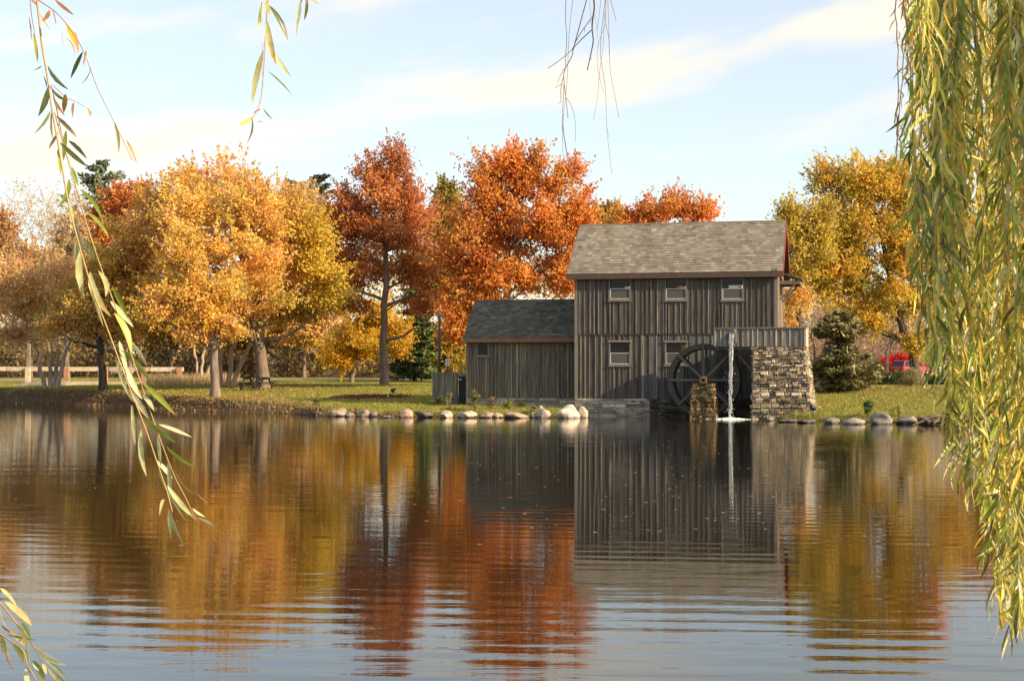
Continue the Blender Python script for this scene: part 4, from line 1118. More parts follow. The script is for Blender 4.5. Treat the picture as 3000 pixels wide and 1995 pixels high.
bgs = [  # label, px, Y, lobes, palette
 ('orange-red tree crown behind the big golden oak, left shoulder', 380, 118, [(380, 610, 95, 70), (320, 680, 70, 60), (400, 720, 110, 90)], ORANGE + RED[:2]),
 ('mauve-brown thinning tree below the orange-red crown', 290, 126, [(290, 740, 100, 70), (220, 700, 70, 60), (330, 820, 110, 80)], TAN + [(.72, .50, .24), (.68, .44, .18)]),
 ('rust-coloured tree cut by the left edge of the picture', -10, 118, [(0, 690, 60, 60), (10, 800, 90, 90), (-60, 760, 90, 110)], BROWN + [(.55, .22, .06)]),
 ('dull yellow tree low at the far left behind the birch clump', 90, 130, [(90, 800, 110, 80), (30, 870, 100, 80), (160, 880, 90, 90)], TAN + GOLD),
 ('grey-brown tree seen in the gap between golden oak and russet tree', 880, 140, [(880, 620, 70, 70), (930, 700, 80, 90), (840, 720, 60, 80)], TAN + [(.42, .38, .24)]),
 ('olive tree top between russet and orange trees', 1310, 130, [(1310, 580, 45, 45), (1300, 680, 80, 80), (1270, 800, 80, 90)], OLIVE + MGREEN[:1]),
 ('pale yellow tree behind the right side of the orange tree', 1795, 140, [(1790, 640, 50, 45), (1830, 700, 80, 60)], [(.60, .42, .10), (.55, .33, .10)]),
 ('brown tree deep in the shade behind the picnic table', 890, 130, [(890, 960, 110, 70), (800, 940, 90, 60), (960, 900, 80, 70)], BROWN + OLIVE),
 ('dark olive tree behind the small golden oak', 500, 132, [(500, 930, 120, 80), (420, 960, 90, 60), (590, 990, 90, 50)], OLIVE + BROWN[:1]),
 ('green-yellow tree behind the wooden screen fence', 1330, 118, [(1325, 1010, 55, 60), (1290, 1050, 55, 40), (1370, 960, 45, 60)], MGREEN + YGREEN),
 ('thin brown tree standing left of the bush thicket', 740, 136, [(720, 980, 90, 60), (680, 920, 90, 70)], OLIVE + BROWN),
 ('orange-yellow tree low behind the right willow curtain', 2870, 112, [(2870, 700, 120, 120), (2960, 800, 120, 130), (2850, 880, 100, 80), (3060, 700, 120, 150)], GOLD + ORANGE[:1]),
]
for i, (lb, px, Y, lobes, pal) in enumerate(bgs):
    tree('background_tree', lb, px, Y, lobes, pal, 60 + i, nclump=int(30 + 26 * len(lobes)), nleaf=130, leaf=.30, rc=1.1, tr=.17, fork=2.6, nlimb=7, group='trees beyond the lawn')

# shrubs
bush('burning_bush', 'vivid scarlet shrub glowing behind the red car', 'shrub', 2640, 150, 185, 62, SCARLET, 71, n=5000, leaf=.26, aspect=.6)
bush('burning_bush', 'smaller scarlet shrub beside the spruce', 'shrub', 2535, 140, 60, 32, SCARLET, 72, n=1200, leaf=.22, aspect=.6)
bush('dry_bush', 'round dry straw-coloured bush alone on the right lawn', 'shrub', 2668, 76, 80, 52, [(.40, .32, .17), (.34, .26, .13), (.25, .22, .08)], 73, n=3200, leaf=.16, aspect=.14, upright=.6)
bush('leafy_shrub', 'dark green leafy shrub between grey boulders on the right bank', 'shrub', 2543, 57.2, 40, 46, [(.08, .13, .04), (.11, .16, .05)], 74, n=320, leaf=.13, aspect=.45)
bush('grass_tuft', 'yellow grass tuft between two boulders of the right bank', 'grass tuft', 2632, 56.6, 44, 32, [(.50, .46, .12), (.42, .42, .10)], 75, n=420, leaf=.22, aspect=.08, upright=.9)
bush('leafy_weed', 'tall leafy green weed in front of the annex corner', 'plant', 1390, 63.6, 34, 62, [(.13, .17, .06), (.17, .20, .08), (.24, .24, .09)], 76, n=300, leaf=.12, aspect=.4)
bush('dry_weed', 'dry tan weed in front of the wooden screen fence', 'plant', 1317, 65.2, 24, 42, [(.48, .34, .20), (.40, .27, .14)], 77, n=170, leaf=.10, aspect=.4)
bush('dry_weed', 'brown upright weed stalks before the middle of the annex wall', 'plant', 1440, 64.2, 30, 32, [(.30, .20, .11), (.24, .17, .09)], 78, n=220, leaf=.15, aspect=.12, upright=.8)
bush('leafy_weed', 'yellow-green weed low against the annex foundation', 'plant', 1490, 64.3, 34, 30, [(.30, .28, .06), (.22, .24, .05)], 79, n=240, leaf=.11, aspect=.4)
bush('leafy_weed', 'dark green weed by the foundation near the mill corner', 'plant', 1525, 65, 40, 20, MGREEN, 80, n=220, leaf=.10, aspect=.4)
bush('leafy_weed', 'small green plant behind the squarish boulder', 'plant', 1560, 63.2, 26, 30, [(.16, .2, .06), (.3, .28, .1)], 81, n=180, leaf=.10, aspect=.4)
bush('leafy_weed', 'thin upright green weed at the shore left of the rocks', 'plant', 930, 66, 22, 46, [(.16, .2, .06), (.2, .22, .08)], 82, n=130, leaf=.11, aspect=.35)
bush('leafy_weed', 'green weeds at the left foot of the wooden screen fence', 'plant', 1288, 67.8, 56, 30, MGREEN, 83, n=420, leaf=.11, aspect=.4)

# hedge
rg = np.random.default_rng(90)
hx0, hx1, hY = (2540 - CX) / F * 95, (3020 - CX) / F * 95, 95.
hroot = thing('hedge', 'low dark green clipped yew hedge in front of the parked cars', 'hedge', ((hx0 + hx1) / 2, hY, float(gz((hx0 + hx1) / 2, hY))))
n = 26000
nc = 520
cx_ = np.stack([rg.uniform(hx0, hx1, nc) - (hx0 + hx1) / 2, rg.uniform(-.8, .8, nc), rg.uniform(.05, .85, nc)], 1)
cx_[:, 2] *= .70 + .12 * np.sin(cx_[:, 0] * 1.7)
cid = rg.integers(0, nc, n)
pos = cx_[cid] + rg.normal(0, .13, (n, 3))
Vl, Fl, Cl = leafquads(rg, pos, .17, np.tile((0, -.3, .6), (n, 1)), palcol(rg, DGREEN + [(.10, .12, .04)], cid, nc), -.4, .3)
mk('foliage', Vl, Fl, M_needle, hroot, Cl)
w = MB()
for i in range(26):
    xx = rg.uniform(hx0, hx1) - (hx0 + hx1) / 2
    w.tube([(xx, 0, -.1), (xx + rg.normal(0, .1), rg.normal(0, .2), .5)], [.03, .012], 5, (.08, .06, .045))
w.build('stems', M_bark, hroot)

# understorey behind the lawn: a dark tangle of brush
rg = np.random.default_rng(91)
nc = 900; n = 46000
yy = rg.uniform(131, 150, nc); xx = (rg.uniform(-250, 2350, nc) - CX) / F * yy
ccs = np.stack([xx, yy, gz(xx, yy) + rg.random(nc) ** 1.3 * 4.6], 1)
cid = rg.integers(0, nc, n)
pos = ccs[cid] + rg.normal(0, .55, (n, 3)) * np.array((1, 1, .7))
Vl, Fl, Cl = leafquads(rg, pos, .34, np.tile((0, -.4, .3), (n, 1)), palcol(rg, [(.30, .17, .07), (.22, .13, .06), (.28, .20, .05), (.15, .15, .04), (.36, .24, .08), (.14, .09, .055)], cid, nc))
tag(mk('undergrowth', Vl, Fl, M_leaf, None, Cl), kind='stuff')
nc = 500; n = 24000
yy = rg.uniform(150, 172, nc); xx = (rg.uniform(2230, 3300, nc) - CX) / F * yy
ccs = np.stack([xx, yy, gz(xx, yy) + rg.random(nc) * 6.5], 1)
cid = rg.integers(0, nc, n)
pos = ccs[cid] + rg.normal(0, .8, (n, 3))
Vl, Fl, Cl = leafquads(rg, pos, .36, np.tile((0, -.4, .3), (n, 1)), palcol(rg, [(.40, .26, .22), (.34, .21, .17), (.30, .22, .13), (.44, .30, .22)], cid, nc), aspect=.35)
tag(mk('brushwood', Vl, Fl, M_leaf, None, Cl), kind='stuff')
# far woods closing the view
nc = 1500; n = 60000
yy = rg.uniform(180, 230, nc); xx = (rg.uniform(-900, 3900, nc) - CX) / F * yy
hmax = np.interp((xx / yy * F + CX), [-900, 0, 700, 1200, 1800, 2200, 3000, 3900], [19, 17, 15, 14, 12, 9, 12, 14])
ccs = np.stack([xx, yy, gz(xx, yy) + rg.random(nc) ** .8 * hmax], 1)
cid = rg.integers(0, nc, n)
pos = ccs[cid] + rg.normal(0, 1.1, (n, 3))
Vl, Fl, Cl = leafquads(rg, pos, .55, np.tile((0, -.4, .3), (n, 1)), palcol(rg, BROWN + OLIVE + TAN, cid, nc))
tag(mk('far_woods', Vl, Fl, M_leaf, None, Cl), kind='stuff')

# grass blades, fallen leaves, bank litter, reeds
rg = np.random.default_rng(92)
def scatter(n, x0, x1, tmin, tmax, power=1.0):
    xx = rg.uniform(x0, x1, n); tt = tmin + (tmax - tmin) * rg.random(n) ** power
    return xx, shore(xx) + tt
def blades(xx, yy, hgt, wid, cols, lean=.35):
    n = len(xx); zz = gz(xx, yy)
    h_ = hgt * rg.uniform(.5, 1.4, n); th = rg.uniform(0, 6.28, n)
    dx, dy = np.cos(th) * wid * .5, np.sin(th) * wid * .5
    lx, ly = rg.normal(0, lean, n) * h_, rg.normal(0, lean, n) * h_
    V = np.stack([np.stack([xx - dx, yy - dy, zz - .01], 1), np.stack([xx + dx, yy + dy, zz - .01], 1), np.stack([xx + lx, yy + ly, zz + h_], 1)], 1).reshape(-1, 3)
    return V, np.arange(3 * n).reshape(n, 3), np.repeat(cols, 3, axis=0)
def inmill(xx, yy):
    dx, dy = xx - PLX, yy - PLY
    s = dx * UX + dy * UY; t_ = dx * DX + dy * DY
    return ((s > a0 - .05) & (s < MW + .1) & (t_ > .85) & (t_ < MD + 1)) | ((s > -.05) & (s < MW + .1) & (t_ > -.1) & (t_ < MD + 1)) | ((s > p_s0 - .2) & (s < p_s1 + .3) & (t_ > FT - .2) & (t_ < 0))
GP = 1.2 * np.array([(.15, .17, .03), (.19, .195, .038), (.25, .22, .05), (.17, .185, .032), (.30, .25, .085)])
xx, yy = scatter(190000, -36, 22, .35, 34, 1.25)
k = ~inmill(xx, yy) & (yy < 126)
xx, yy = xx[k], yy[k]
sl = np.interp(xx, [-24, -14, -8, -2], [2.2, 2.0, 1.0, .4])
k = (yy - shore(xx) > sl * rg.uniform(.4, 1.3, len(xx))); xx, yy = xx[k], yy[k]
Vb, Fb, Cb = blades(xx, yy, .075, .035, GP[rg.integers(0, len(GP), len(xx))] * rg.uniform(.8, 1.2, len(xx))[:, None])
tag(mk('grass', Vb, Fb, M_grass, None, Cb), kind='stuff')
# rank dry growth on the bank
BP = np.array([(.30, .20, .10), (.20, .14, .07), (.13, .14, .04), (.36, .26, .14), (.10, .075, .045)])
xx, yy = scatter(4500, -34, -7.5, .05, 2.4)
Vb, Fb, Cb = blades(xx, yy, .085, .04, BP[rg.integers(0, len(BP), len(xx))] * rg.uniform(.7, 1.2, len(xx))[:, None], .5)
x2, y2 = scatter(260, -13.5, -8.3, .3, 1.6)
V2, F2, C2 = blades(x2, y2, .30, .028, np.array([(.30, .20, .10), (.36, .25, .13)])[rg.integers(0, 2, len(x2))], .25)
x3, y3 = scatter(1400, -7.5, 20, .02, .7); k = ~inmill(x3, y3); x3, y3 = x3[k], y3[k]
V3, F3, C3 = blades(x3, y3, .16, .035, np.array([(.14, .15, .035), (.2, .19, .06), (.30, .24, .09)])[rg.integers(0, 3, len(x3))], .5)
tag(mk('bank_grass', np.concatenate([Vb, V2, V3]), np.concatenate([Fb, F2 + len(Vb), F3 + len(Vb) + len(V2)]), M_grass, None, np.concatenate([Cb, C2, C3])), kind='stuff')
# reeds by the culvert
n = 3000
pxr = rg.uniform(430, 700, n); Yr = rg.uniform(98, 106, n)
xx = (pxr - CX) / F * Yr
Vb, Fb, Cb = blades(xx, Yr, .62, .045, np.array([(.50, .36, .19), (.42, .29, .15), (.56, .42, .24)])[rg.integers(0, 3, n)], .15)
tag(mk('reeds', Vb, Fb, M_grass, None, Cb), kind='stuff')
# fallen leaves on the turf and bank
pts_ = []
xx, yy = scatter(1100, -34, -8, .0, 4.0); pts_.append((xx, yy))
for (lx, ly, r, n) in ((-14.7, 75, 4.5, 800), (-14.6, 87, 7, 900), (-26, 90, 8, 700), (-6.9, 74.5, 1.7, 900), (0, 78, 16, 450), (17, 68, 9, 500), (16.6, 73, 2.5, 250)):
    pts_.append((lx + rg.normal(0, r * .6, n), ly + rg.normal(0, r * .5, n)))
xx = np.concatenate([a for a, b in pts_]); yy = np.concatenate([b for a, b in pts_])
k = (yy > shore(xx) + .02) & ~inmill(xx, yy); xx, yy = xx[k], yy[k]
pos = np.stack([xx, yy, gz(xx, yy) + .045], 1)
FLP = np.array([(.48, .26, .09), (.40, .19, .07), (.30, .14, .06), (.60, .40, .14), (.20, .10, .05)])
colf = FLP[rg.integers(0, 5, len(xx))] * rg.uniform(.7, 1.2, len(xx))[:, None]
mul = np.hypot(xx + 6.9, (yy - 74.5)) < 2.4
colf[mul] = np.array((.16, .045, .028)) * rg.uniform(.6, 1.4, mul.sum())[:, None]
Vl, Fl, Cl = leafquads(rg, pos, .13, np.tile((0, 0, 3.), (len(pos), 1)), colf, 0, .7)
tag(mk('fallen_leaves', Vl, Fl, M_leaf, None, Cl), kind='stuff')
n = 700
yy = 14 + 50 * rg.random(n) ** .8; xx = (rg.uniform(0, 3000, n) - CX) / F * yy
k = rg.random(n) < .3; xx[k] = (rg.uniform(1250, 2300, k.sum()) - CX) / F * yy[k]
pos = np.stack([xx, yy, np.full(n, .006)], 1)
nrm = np.tile((0, 0, 30.), (n, 1))
Vl, Fl, Cl = leafquads(rg, pos, .075, nrm, np.array([(.55, .36, .14), (.5, .26, .08), (.6, .48, .26)])[rg.integers(0, 3, n)], 0, .6)
Vl[:, 2] = .005
tag(mk('floating_leaves', Vl, Fl, M_leaf, None, Cl), kind='stuff')

# ------------------------------------------------------------------ small things on the lawn
def gp(px, Y): x = (px - CX) / F * Y; return (x, Y, float(gz(x, Y)))
# picnic table
tb = thing('picnic_table', 'weathered brown wooden picnic table under the golden oak', 'picnic table', gp(752, 85.5), RAD(-24))
WD = np.array((.062, .047, .038))
w = MB()
for i in range(5): w.box(-.92, .92, -.37 + i * .15, -.37 + i * .15 + .14, .70, .745, WD * rngM.uniform(.85, 1.2))
w.build('tabletop', M_wood, tb)
for yb in (-.80, .54):
    w = MB()
    for i in range(2): w.box(-.92, .92, yb + i * .135, yb + i * .135 + .125, .42, .462, WD * rngM.uniform(.85, 1.2))
    w.build('bench_seat', M_wood, tb)
for sx in (-.62, .62):
    for sy in (-1, 1):
        w = MB(); w.bar((sx, sy * .72, -.04), (sx, sy * .28, .695), .045, .10, WD * 1.1, up=(1, 0, 0)); w.build('leg', M_wood, tb)
    w = MB(); w.box(sx - .068, sx - .025, -.78, .78, .325, .418, WD); w.box(sx - .068, sx - .025, -.35, .35, .61, .698, WD); w.build('cross_beam', M_wood, tb)
    w = MB(); w.bar((sx - .06 * np.sign(sx), 0, .36), (sx * .25, 0, .69), .07, .05, WD); w.build('brace', M_wood, tb)

# guard rail with posts and the culvert headwall
GY_ = 110.
rail = thing('guard_rail', 'long pale timber guard rail on squat posts at the far left', 'guard rail', gp(300, GY_))
w = MB(); bx = rail.location.x; bz = rail.location.z
ztp = P(0, 1074, GY_)[2] - bz
for i, (a, b) in enumerate(((-260, 20), (22, 196), (198, 320), (322, 440), (442, 540))):
    xa, xb = (a - CX) / F * GY_ - bx, (b - CX) / F * GY_ - bx
    w.box(xa, xb - .02, -.20, -.06, ztp - .31 + i * -.01, ztp - i * .01, np.array((.50, .41, .32)) * rngM.uniform(.85, 1.1))
w.build('rail', M_conc, rail)
for i, px in enumerate((-130, -30, 86, 199, 312, 424, 528)):
    xa = (px - CX) / F * GY_ - bx
    w = MB(); w.box(xa - .17, xa + .17, -.46, -.205, -.6, ztp - .04, (.50, .42, .33) if i < 3 else (.36, .19, .12)); w.build('post', M_conc, rail)
hw = thing('culvert_headwall', 'low pale concrete culvert wall under the guard rail', 'concrete wall', gp(170, 104))
bx, by, bz = hw.location
w = MB()
def cp(px, py, Y): q = P(px, py, Y); return (q[0] - bx, q[1] - by, q[2] - bz)
for (pts, c) in ((((-200, 1150), (290, 1150), (290, 1117), (130, 1117), (78, 1119), (15, 1133), (-200, 1135)), (.52, .44, .34)), (((300, 1150), (536, 1150), (536, 1118), (300, 1118)), (.46, .38, .28))):
    f = [cp(a, b, 104) for a, b in pts]; bk_ = [(x, y + .5, z) for x, y, z in f]
    n = len(f)
    w.add(f + bk_, [tuple(range(n)), tuple(range(2 * n - 1, n - 1, -1))] + [(i, i + n, (i + 1) % n + n, (i + 1) % n) for i in range(n)], c)
w.build('wall', M_conc, hw)

# wooden screen fence, cabinet, pole, sign
FY = 68.8
fx0, fx1 = (1266 - CX) / F * FY, (1342 - CX) / F * FY
sf = thing('screen_fence', 'short grey picket screen fence left of the annex', 'fence', ((fx0 + fx1) / 2, FY, float(gz((fx0 + fx1) / 2, FY))), RAD(-8))
zt = P(0, 1089, FY)[2] - sf.location.z
hw_ = (fx1 - fx0) / 2
xx = -hw_
while xx < hw_ - .03:
    w_ = rngM.uniform(.07, .11)
    w = MB(); zz_ = zt + rngM.uniform(-.025, .02); c = np.array((.155, .14, .115)) * rngM.uniform(.75, 1.25)
    w.box(xx, min(xx + w_ - .008, hw_), -.012, .012, -.15, zz_, c); w.build('picket', M_wood, sf)
    xx += w_
for z_ in (.25, zt - .25):
    w = MB(); w.box(-hw_ + .01, hw_ - .01, .011, .06, z_, z_ + .08, (.13, .115, .095)); w.build('rail', M_wood, sf)
for s_ in (-1, 1):
    w = MB(); w.box(s_ * (hw_ - .06) - .045, s_ * (hw_ - .06) + .045, .062, .15, -.2, zt - .05, (.14, .12, .10)); w.build('post', M_wood, sf)
cb = thing('utility_cabinet', 'dark green metal cabinet between the screen fence and the annex', 'cabinet', gp(1354, 68.9))
w = MB(); hc = P(0, 1100, 68.9)[2] - cb.location.z
w.box(-.16, .22, -.02, .4, -.1, hc - .05, (.03, .035, .032)); w.build('housing', M_paint, cb)
w = MB(); w.hexa([(-.19, -.05, hc - .048), (.25, -.05, hc - .048), (.25, .43, hc - .048), (-.19, .43, hc - .048), (-.15, -.01, hc), (.21, -.01, hc), (.21, .39, hc), (-.15, .39, hc)], (.09, .10, .10)); w.build('lid', M_paint, cb)
w = MB(); w.box(-.13, -.02, -.026, -.021, hc - .22, hc - .14, (.45, .45, .43)); w.build('data_plate', M_paint, cb)
pl = thing('lamp_pole', 'slender dark straight pole rising behind the screen fence', 'pole', gp(1287, 70.5))
w = MB(); zt_ = P(0, 905, 70.5)[2] - pl.location.z
w.tube([(0, 0, -.2), (0, 0, zt_)], [.075, .06], 10, (.075, .065, .06)); w.build('shaft', M_paint, pl, True)
w = MB(); w.box(-.13, .13, -.13, .13, -.1, .06, (.3, .28, .25)); w.build('base', M_conc, pl)
sg = thing('direction_sign', 'small white sign with black marks and an arrow on a rusty post', 'sign', gp(1310.5, 69.5))
zt_ = P(0, 1051, 69.5)[2] - sg.location.z; zb = P(0, 1073, 69.5)[2] - sg.location.z
w = MB(); w.box(-.03, .03, .0, .05, -.2, zt_ - .02, (.24, .06, .03)); w.build('post', M_paint, sg)
w = MB(); w.box(-.085, .085, -.02, -.002, zb, zt_, (.7, .7, .66)); bd = w.build('sign_board', M_white, sg)
w = MB(); hh_ = zt_ - zb
y0, y1 = -.026, -.0205
z1 = zt_ - hh_ * .16
w.box(-.045, -.025, y0, y1, z1 - .05, z1); w.box(.02, .04, y0, y1, z1 - .05, z1); w.box(-.0245, .0195, y0, y1, z1 - .033, z1 - .018)
z1 = zt_ - hh_ * .42
w.box(-.045, -.03, y0, y1, z1 - .045, z1); w.box(-.012, .002, y0, y1, z1 - .045, z1); w.box(.02, .034, y0, y1, z1 - .045, z1)
z1 = zt_ - hh_ * .76
w.box(-.05, .01, y0, y1, z1 - .014, z1 + .014)
w.add([(.011, y0, z1 - .035), (.055, y0, z1), (.011, y0, z1 + .035), (.011, y1, z1 - .035), (.055, y1, z1), (.011, y1, z1 + .035)], [(0, 1, 2), (5, 4, 3), (0, 3, 4, 1), (1, 4, 5, 2), (2, 5, 3, 0)])
w.build('marks', M_black, bd)

def floodlight(label, px, Y, face, hgt):
    r = thing('floodlight', label, 'floodlight', gp(px, Y), face)
    w = MB(); w.tube([(0, 0, -.15), (0, 0, hgt)], .02, 8, (.03, .03, .03)); w.build('stake', M_metal, r, True)
    w = MB(); a = RAD(35)
    fr = [(-.13, -.10, -.09), (.13, -.10, -.09), (.13, -.10, .09), (-.13, -.10, .09)]; bk_ = [(-.07, .12, -.05), (.07, .12, -.05), (.07, .12, .05), (-.07, .12, .05)]
    rot = lambda q: (q[0], q[1] * math.cos(a) - q[2] * math.sin(a), q[1] * math.sin(a) + q[2] * math.cos(a) + hgt + .12)
    w.hexa([rot(q) for q in bk_] + [rot(q) for q in fr], (.03, .03, .03)); w.build('housing', M_metal, r)
    w = MB(); w.hexa([rot((x * .85, -.102, z * .85)) for x, y, z in fr] + [rot((x * .85, -.108, z * .85)) for x, y, z in fr]); w.build('lens', M_darkglass, r)
    w = MB(); w.bar((-.14, 0, hgt), (-.14, 0, hgt + .12), .015, .03); w.bar((.14, 0, hgt), (.14, 0, hgt + .12), .015, .03); w.bar((-.15, 0, hgt), (.15, 0, hgt), .03, .015); w.build('yoke', M_metal, r)
floodlight('black floodlight on a stake in the leaf patch of the lawn', 1152, 74.5, RAD(-70), .22)
floodlight('black floodlight on a stake at the water by the big pier', 2383, 58.6, RAD(120), .20)
tgk = thing('ground_marker', 'tiny white plastic marker beside the lawn floodlight', 'marker', gp(1137, 74))
w = MB(); w.box(-.03, .03, -.01, .01, .06, .17, (.7, .7, .7)); w.build('plate', M_white, tgk)
w = MB(); w.box(-.008, .008, -.006, .006, -.08, .058, (.1, .1, .1)); w.build('stake', M_metal, tgk)

# parked cars beyond the hedge
def car(label, px, Y, rz, paint, wagon=True):
    r = thing('parked_car', label, 'car', gp(px, Y), rz)
    m = surf('car_paint_' + label.split()[0], paint, .25, .5, (2, 2, 2), .03, coat=.6)
    # profile along x (front at +x): body then greenhouse
    prof = [(-2.1, .35), (-2.18, .75), (-2.12, .98), (1.0, .95), (1.9, .80), (2.15, .62), (2.15, .35)]
    w = MB(); n = len(prof)
    V_ = []
    for yy_, ins in ((-.86, .06), (-.80, 0), (.80, 0), (.86, .06)):
        V_ += [(x * (1 - ins * .3), yy_ if ins == 0 else yy_, z - (0 if ins == 0 else .04 * (z > .6))) for x, z in prof]
    Fc = [tuple(range(n)), tuple(range(4 * n - 1, 3 * n - 1, -1))]
    for k in range(3): Fc += [(k * n + i, (k + 1) * n + i, (k + 1) * n + (i + 1) % n, k * n + (i + 1) % n) for i in range(n)]
    w.add(V_, Fc, (1, 1, 1)); w.build('body', m, r)
    b_ = [(-2.02, .985), (1.05, .955)]; tp = [(-1.60 if wagon else -1.1, 1.46), (.25, 1.47)]
    w = MB(); w.hexa([(b_[0][0], -.76, b_[0][1]), (b_[1][0], -.76, b_[1][1]), (b_[1][0], .76, b_[1][1]), (b_[0][0], .76, b_[0][1]), (tp[0][0], -.60, tp[0][1]), (tp[1][0], -.60, tp[1][1]), (tp[1][0], .60, tp[1][1]), (tp[0][0], .60, tp[0][1])]); w.build('windows', M_darkglass, r)
    w = MB(); w.hexa([(tp[0][0] - .06, -.62, 1.462), (tp[1][0] + .06, -.62, 1.472), (tp[1][0] + .06, .62, 1.472), (tp[0][0] - .06, .62, 1.462), (tp[0][0] + .05, -.54, 1.51), (tp[1][0] - .05, -.54, 1.52), (tp[1][0] - .05, .54, 1.52), (tp[0][0] + .05, .54, 1.51)])
    for sy in (-1, 1):
        for (xb, xt) in ((-2.02, tp[0][0]), (-.75, -.7), (.2, .0), (1.05, .25)):
            w.bar((xb, sy * .775, .97), (xt, sy * .615, 1.465), .05, .07, up=(1, 0, 0))
    w.build('roof', m, r)
    for sx in (-1.3, 1.3):
        for sy in (-.78, .78):
            w = MB(); w.tube([(sx, sy - .1, .31), (sx, sy + .1, .31)], .31, 18, (.02, .02, .02)); wh = w.build('wheel', M_black, r)
            w = MB(); w.tube([(sx, sy * 1.13 - .02, .31), (sx, sy * 1.13 + .02, .31)], .2, 14, (.5, .5, .5)); w.build('rim', M_paint, wh)
    for sy in (-.66, .66):
        w = MB(); w.box(-2.20, -2.12, sy - .11, sy + .11, .72, .94, (.4, .02, .015)); w.build('taillight', M_paint, r)
        w = MB(); w.box(2.06, 2.13, sy - .14, sy + .14, .62, .74, (.6, .6, .6)); w.build('headlight', M_paint, r)
car('red parked estate car half hidden by the hedge and maple trunk', 2668, 138, RAD(38), (.45, .035, .02))
car('white parked car behind the hedge, seen through the willow', 2780, 140, RAD(160), (.75, .76, .78), False)

# pale building glimpsed between the left trunks
bd = thing('white_building', 'pale distant building glimpsed between the left tree trunks', 'building', gp(330, 160))
w = MB(); w.box(-.9, 1.3, 0, 4, -.5, 2.6, (.72, .68, .6)); w.build('wall', M_conc, bd)
w = MB(); w.hexa([(-1.1, -.3, 2.55), (1.5, -.3, 2.55), (1.5, 4.3, 2.55), (-1.1, 4.3, 2.55), (-1.1, 1.9, 3.5), (1.5, 1.9, 3.5), (1.5, 2.1, 3.5), (-1.1, 2.1, 3.5)], (.2, .17, .15)); w.build('roof', M_shingle, bd)
w = MB(); w.box(-.4, .3, -.02, -.001, .9, 1.9, (.05, .05, .05)); w.build('window', M_paint, bd)

# ------------------------------------------------------------------ willow in the foreground
class LB:                                           # narrow willow leaves
    PR = np.array([0, .10, .28, .55, .80, .95, 1.0]); WD_ = np.array([.12, .55, .92, 1.0, .62, .22, .02])
    def __init__(s): s.V = []; s.F = []; s.C = []; s.n = 0
    def leaf(s, a, b, width, col, rng, face=None, curl=None):
        a = np.asarray(a, float); b = np.asarray(b, float)
        d = b - a; ln = np.linalg.norm(d); d = d / ln
        nrm = np.array((rng.normal(.25, .6), -1.0, rng.normal(.15, .45))) if face is None else np.asarray(face, float)
        sd = np.cross(d, nrm); sd /= np.linalg.norm(sd) + 1e-9; nn = np.cross(sd, d)
        k = rng.normal(0, .11) if curl is None else curl
        u = LB.PR[:, None]
        c = a + (b - a) * u + (sd * k * ln + nn * rng.normal(0, .05) * ln) * (4 * u * (1 - u))
        wv_ = (LB.WD_ * width * .5)[:, None]
        V = np.stack([c - sd * wv_ + nn * wv_ * .35, c, c + sd * wv_ + nn * wv_ * .35], 1).reshape(-1, 3)
        Fc = []
        for i in range(6):
            for j in range(2): Fc.append((s.n + i * 3 + j, s.n + i * 3 + j + 1, s.n + (i + 1) * 3 + j + 1, s.n + (i + 1) * 3 + j))
        s.V.append(V); s.F += Fc; s.n += len(V)
        cc = np.tile(np.asarray(col, float), (len(V), 1)); cc[1::3] *= 1.12
        if rng.random() < .4:
            k_ = np.repeat(np.clip((LB.PR - rng.uniform(.3, .8)) * 2.5, 0, 1) * rng.uniform(.3, .9), 3)[:, None]; cc = cc * (1 - k_) + np.array((.50, .33, .10)) * k_
        s.C.append(cc)
    def build(s, name, parent, base): return mk(name, np.concatenate(s.V) - base, np.array(s.F), M_willow, parent, np.concatenate(s.C), smooth=True)
LC = {k_: tuple(min(.75, v * 1.25) for v in c_) for k_, c_ in {'g': (.18, .215, .03), 'G': (.26, .31, .035), 'd': (.115, .125, .035), 'p': (.50, .49, .22), 'c': (.62, .58, .32), 'y': (.60, .44, .06), 'Y': (.46, .44, .09), 'b': (.26, .12, .04), 'o': (.50, .24, .05), 't': (.46, .33, .15), 'l': (.42, .41, .18)}.items()}
def smoothline(pts, k=4):
    pts = np.array(pts, float)
    u = np.arange(len(pts)); uu = np.linspace(0, len(pts) - 1, (len(pts) - 1) * k + 1)
    q = np.stack([np.interp(uu, u, pts[:, i]) for i in range(pts.shape[1])], 1)
    for _ in range(2):
        q[1:-1] = q[1:-1] * .5 + (q[:-2] + q[2:]) * .25
    return q
def willow_branch(label, Y, twigs, leaves, seed, lw=19., name='willow_branch'):
    rng = np.random.default_rng(seed)
    top = min((p for tw in twigs for p in tw[0]), key=lambda q: q[1])
    base = P(top[0], top[1], Y)
    root = thing(name, label, 'branch', base)
    w = MB()
    for (pts, r0, r1, c) in twigs:
        q = smoothline(pts); dY = rng.normal(0, .05)
        y_ = Y + dY + np.linspace(0, rng.normal(0, .12), len(q))
        P3 = np.stack([(q[:, 0] - CX) / F * y_, y_, H + (HY - q[:, 1]) / F * y_], 1)
        w.tube(P3 - base, np.linspace(r0, r1, len(q)) * .62 / F * Y, 6, c)
    w.build('twig', M_twig, root, True)
    lb = LB()
    for (x0, y0, x1, y1, ck, *wd) in leaves:
        dy = rng.normal(0, .06)
        a = P(x0, y0, Y + dy); b_ = P(x1, y1, Y + dy + rng.normal(0, .035))
        px_w = .88 * (wd[0] if wd else lw) * rng.uniform(.85, 1.15)
        lb.leaf(a, b_, px_w / F * Y, np.array(LC[ck]) * rng.uniform(.85, 1.15), rng, curl=rng.normal(0, .05))
    if leaves: lb.build('leaves', root, base)
    return root
TW1, TW2 = (.38, .20, .10), (.42, .27, .10)
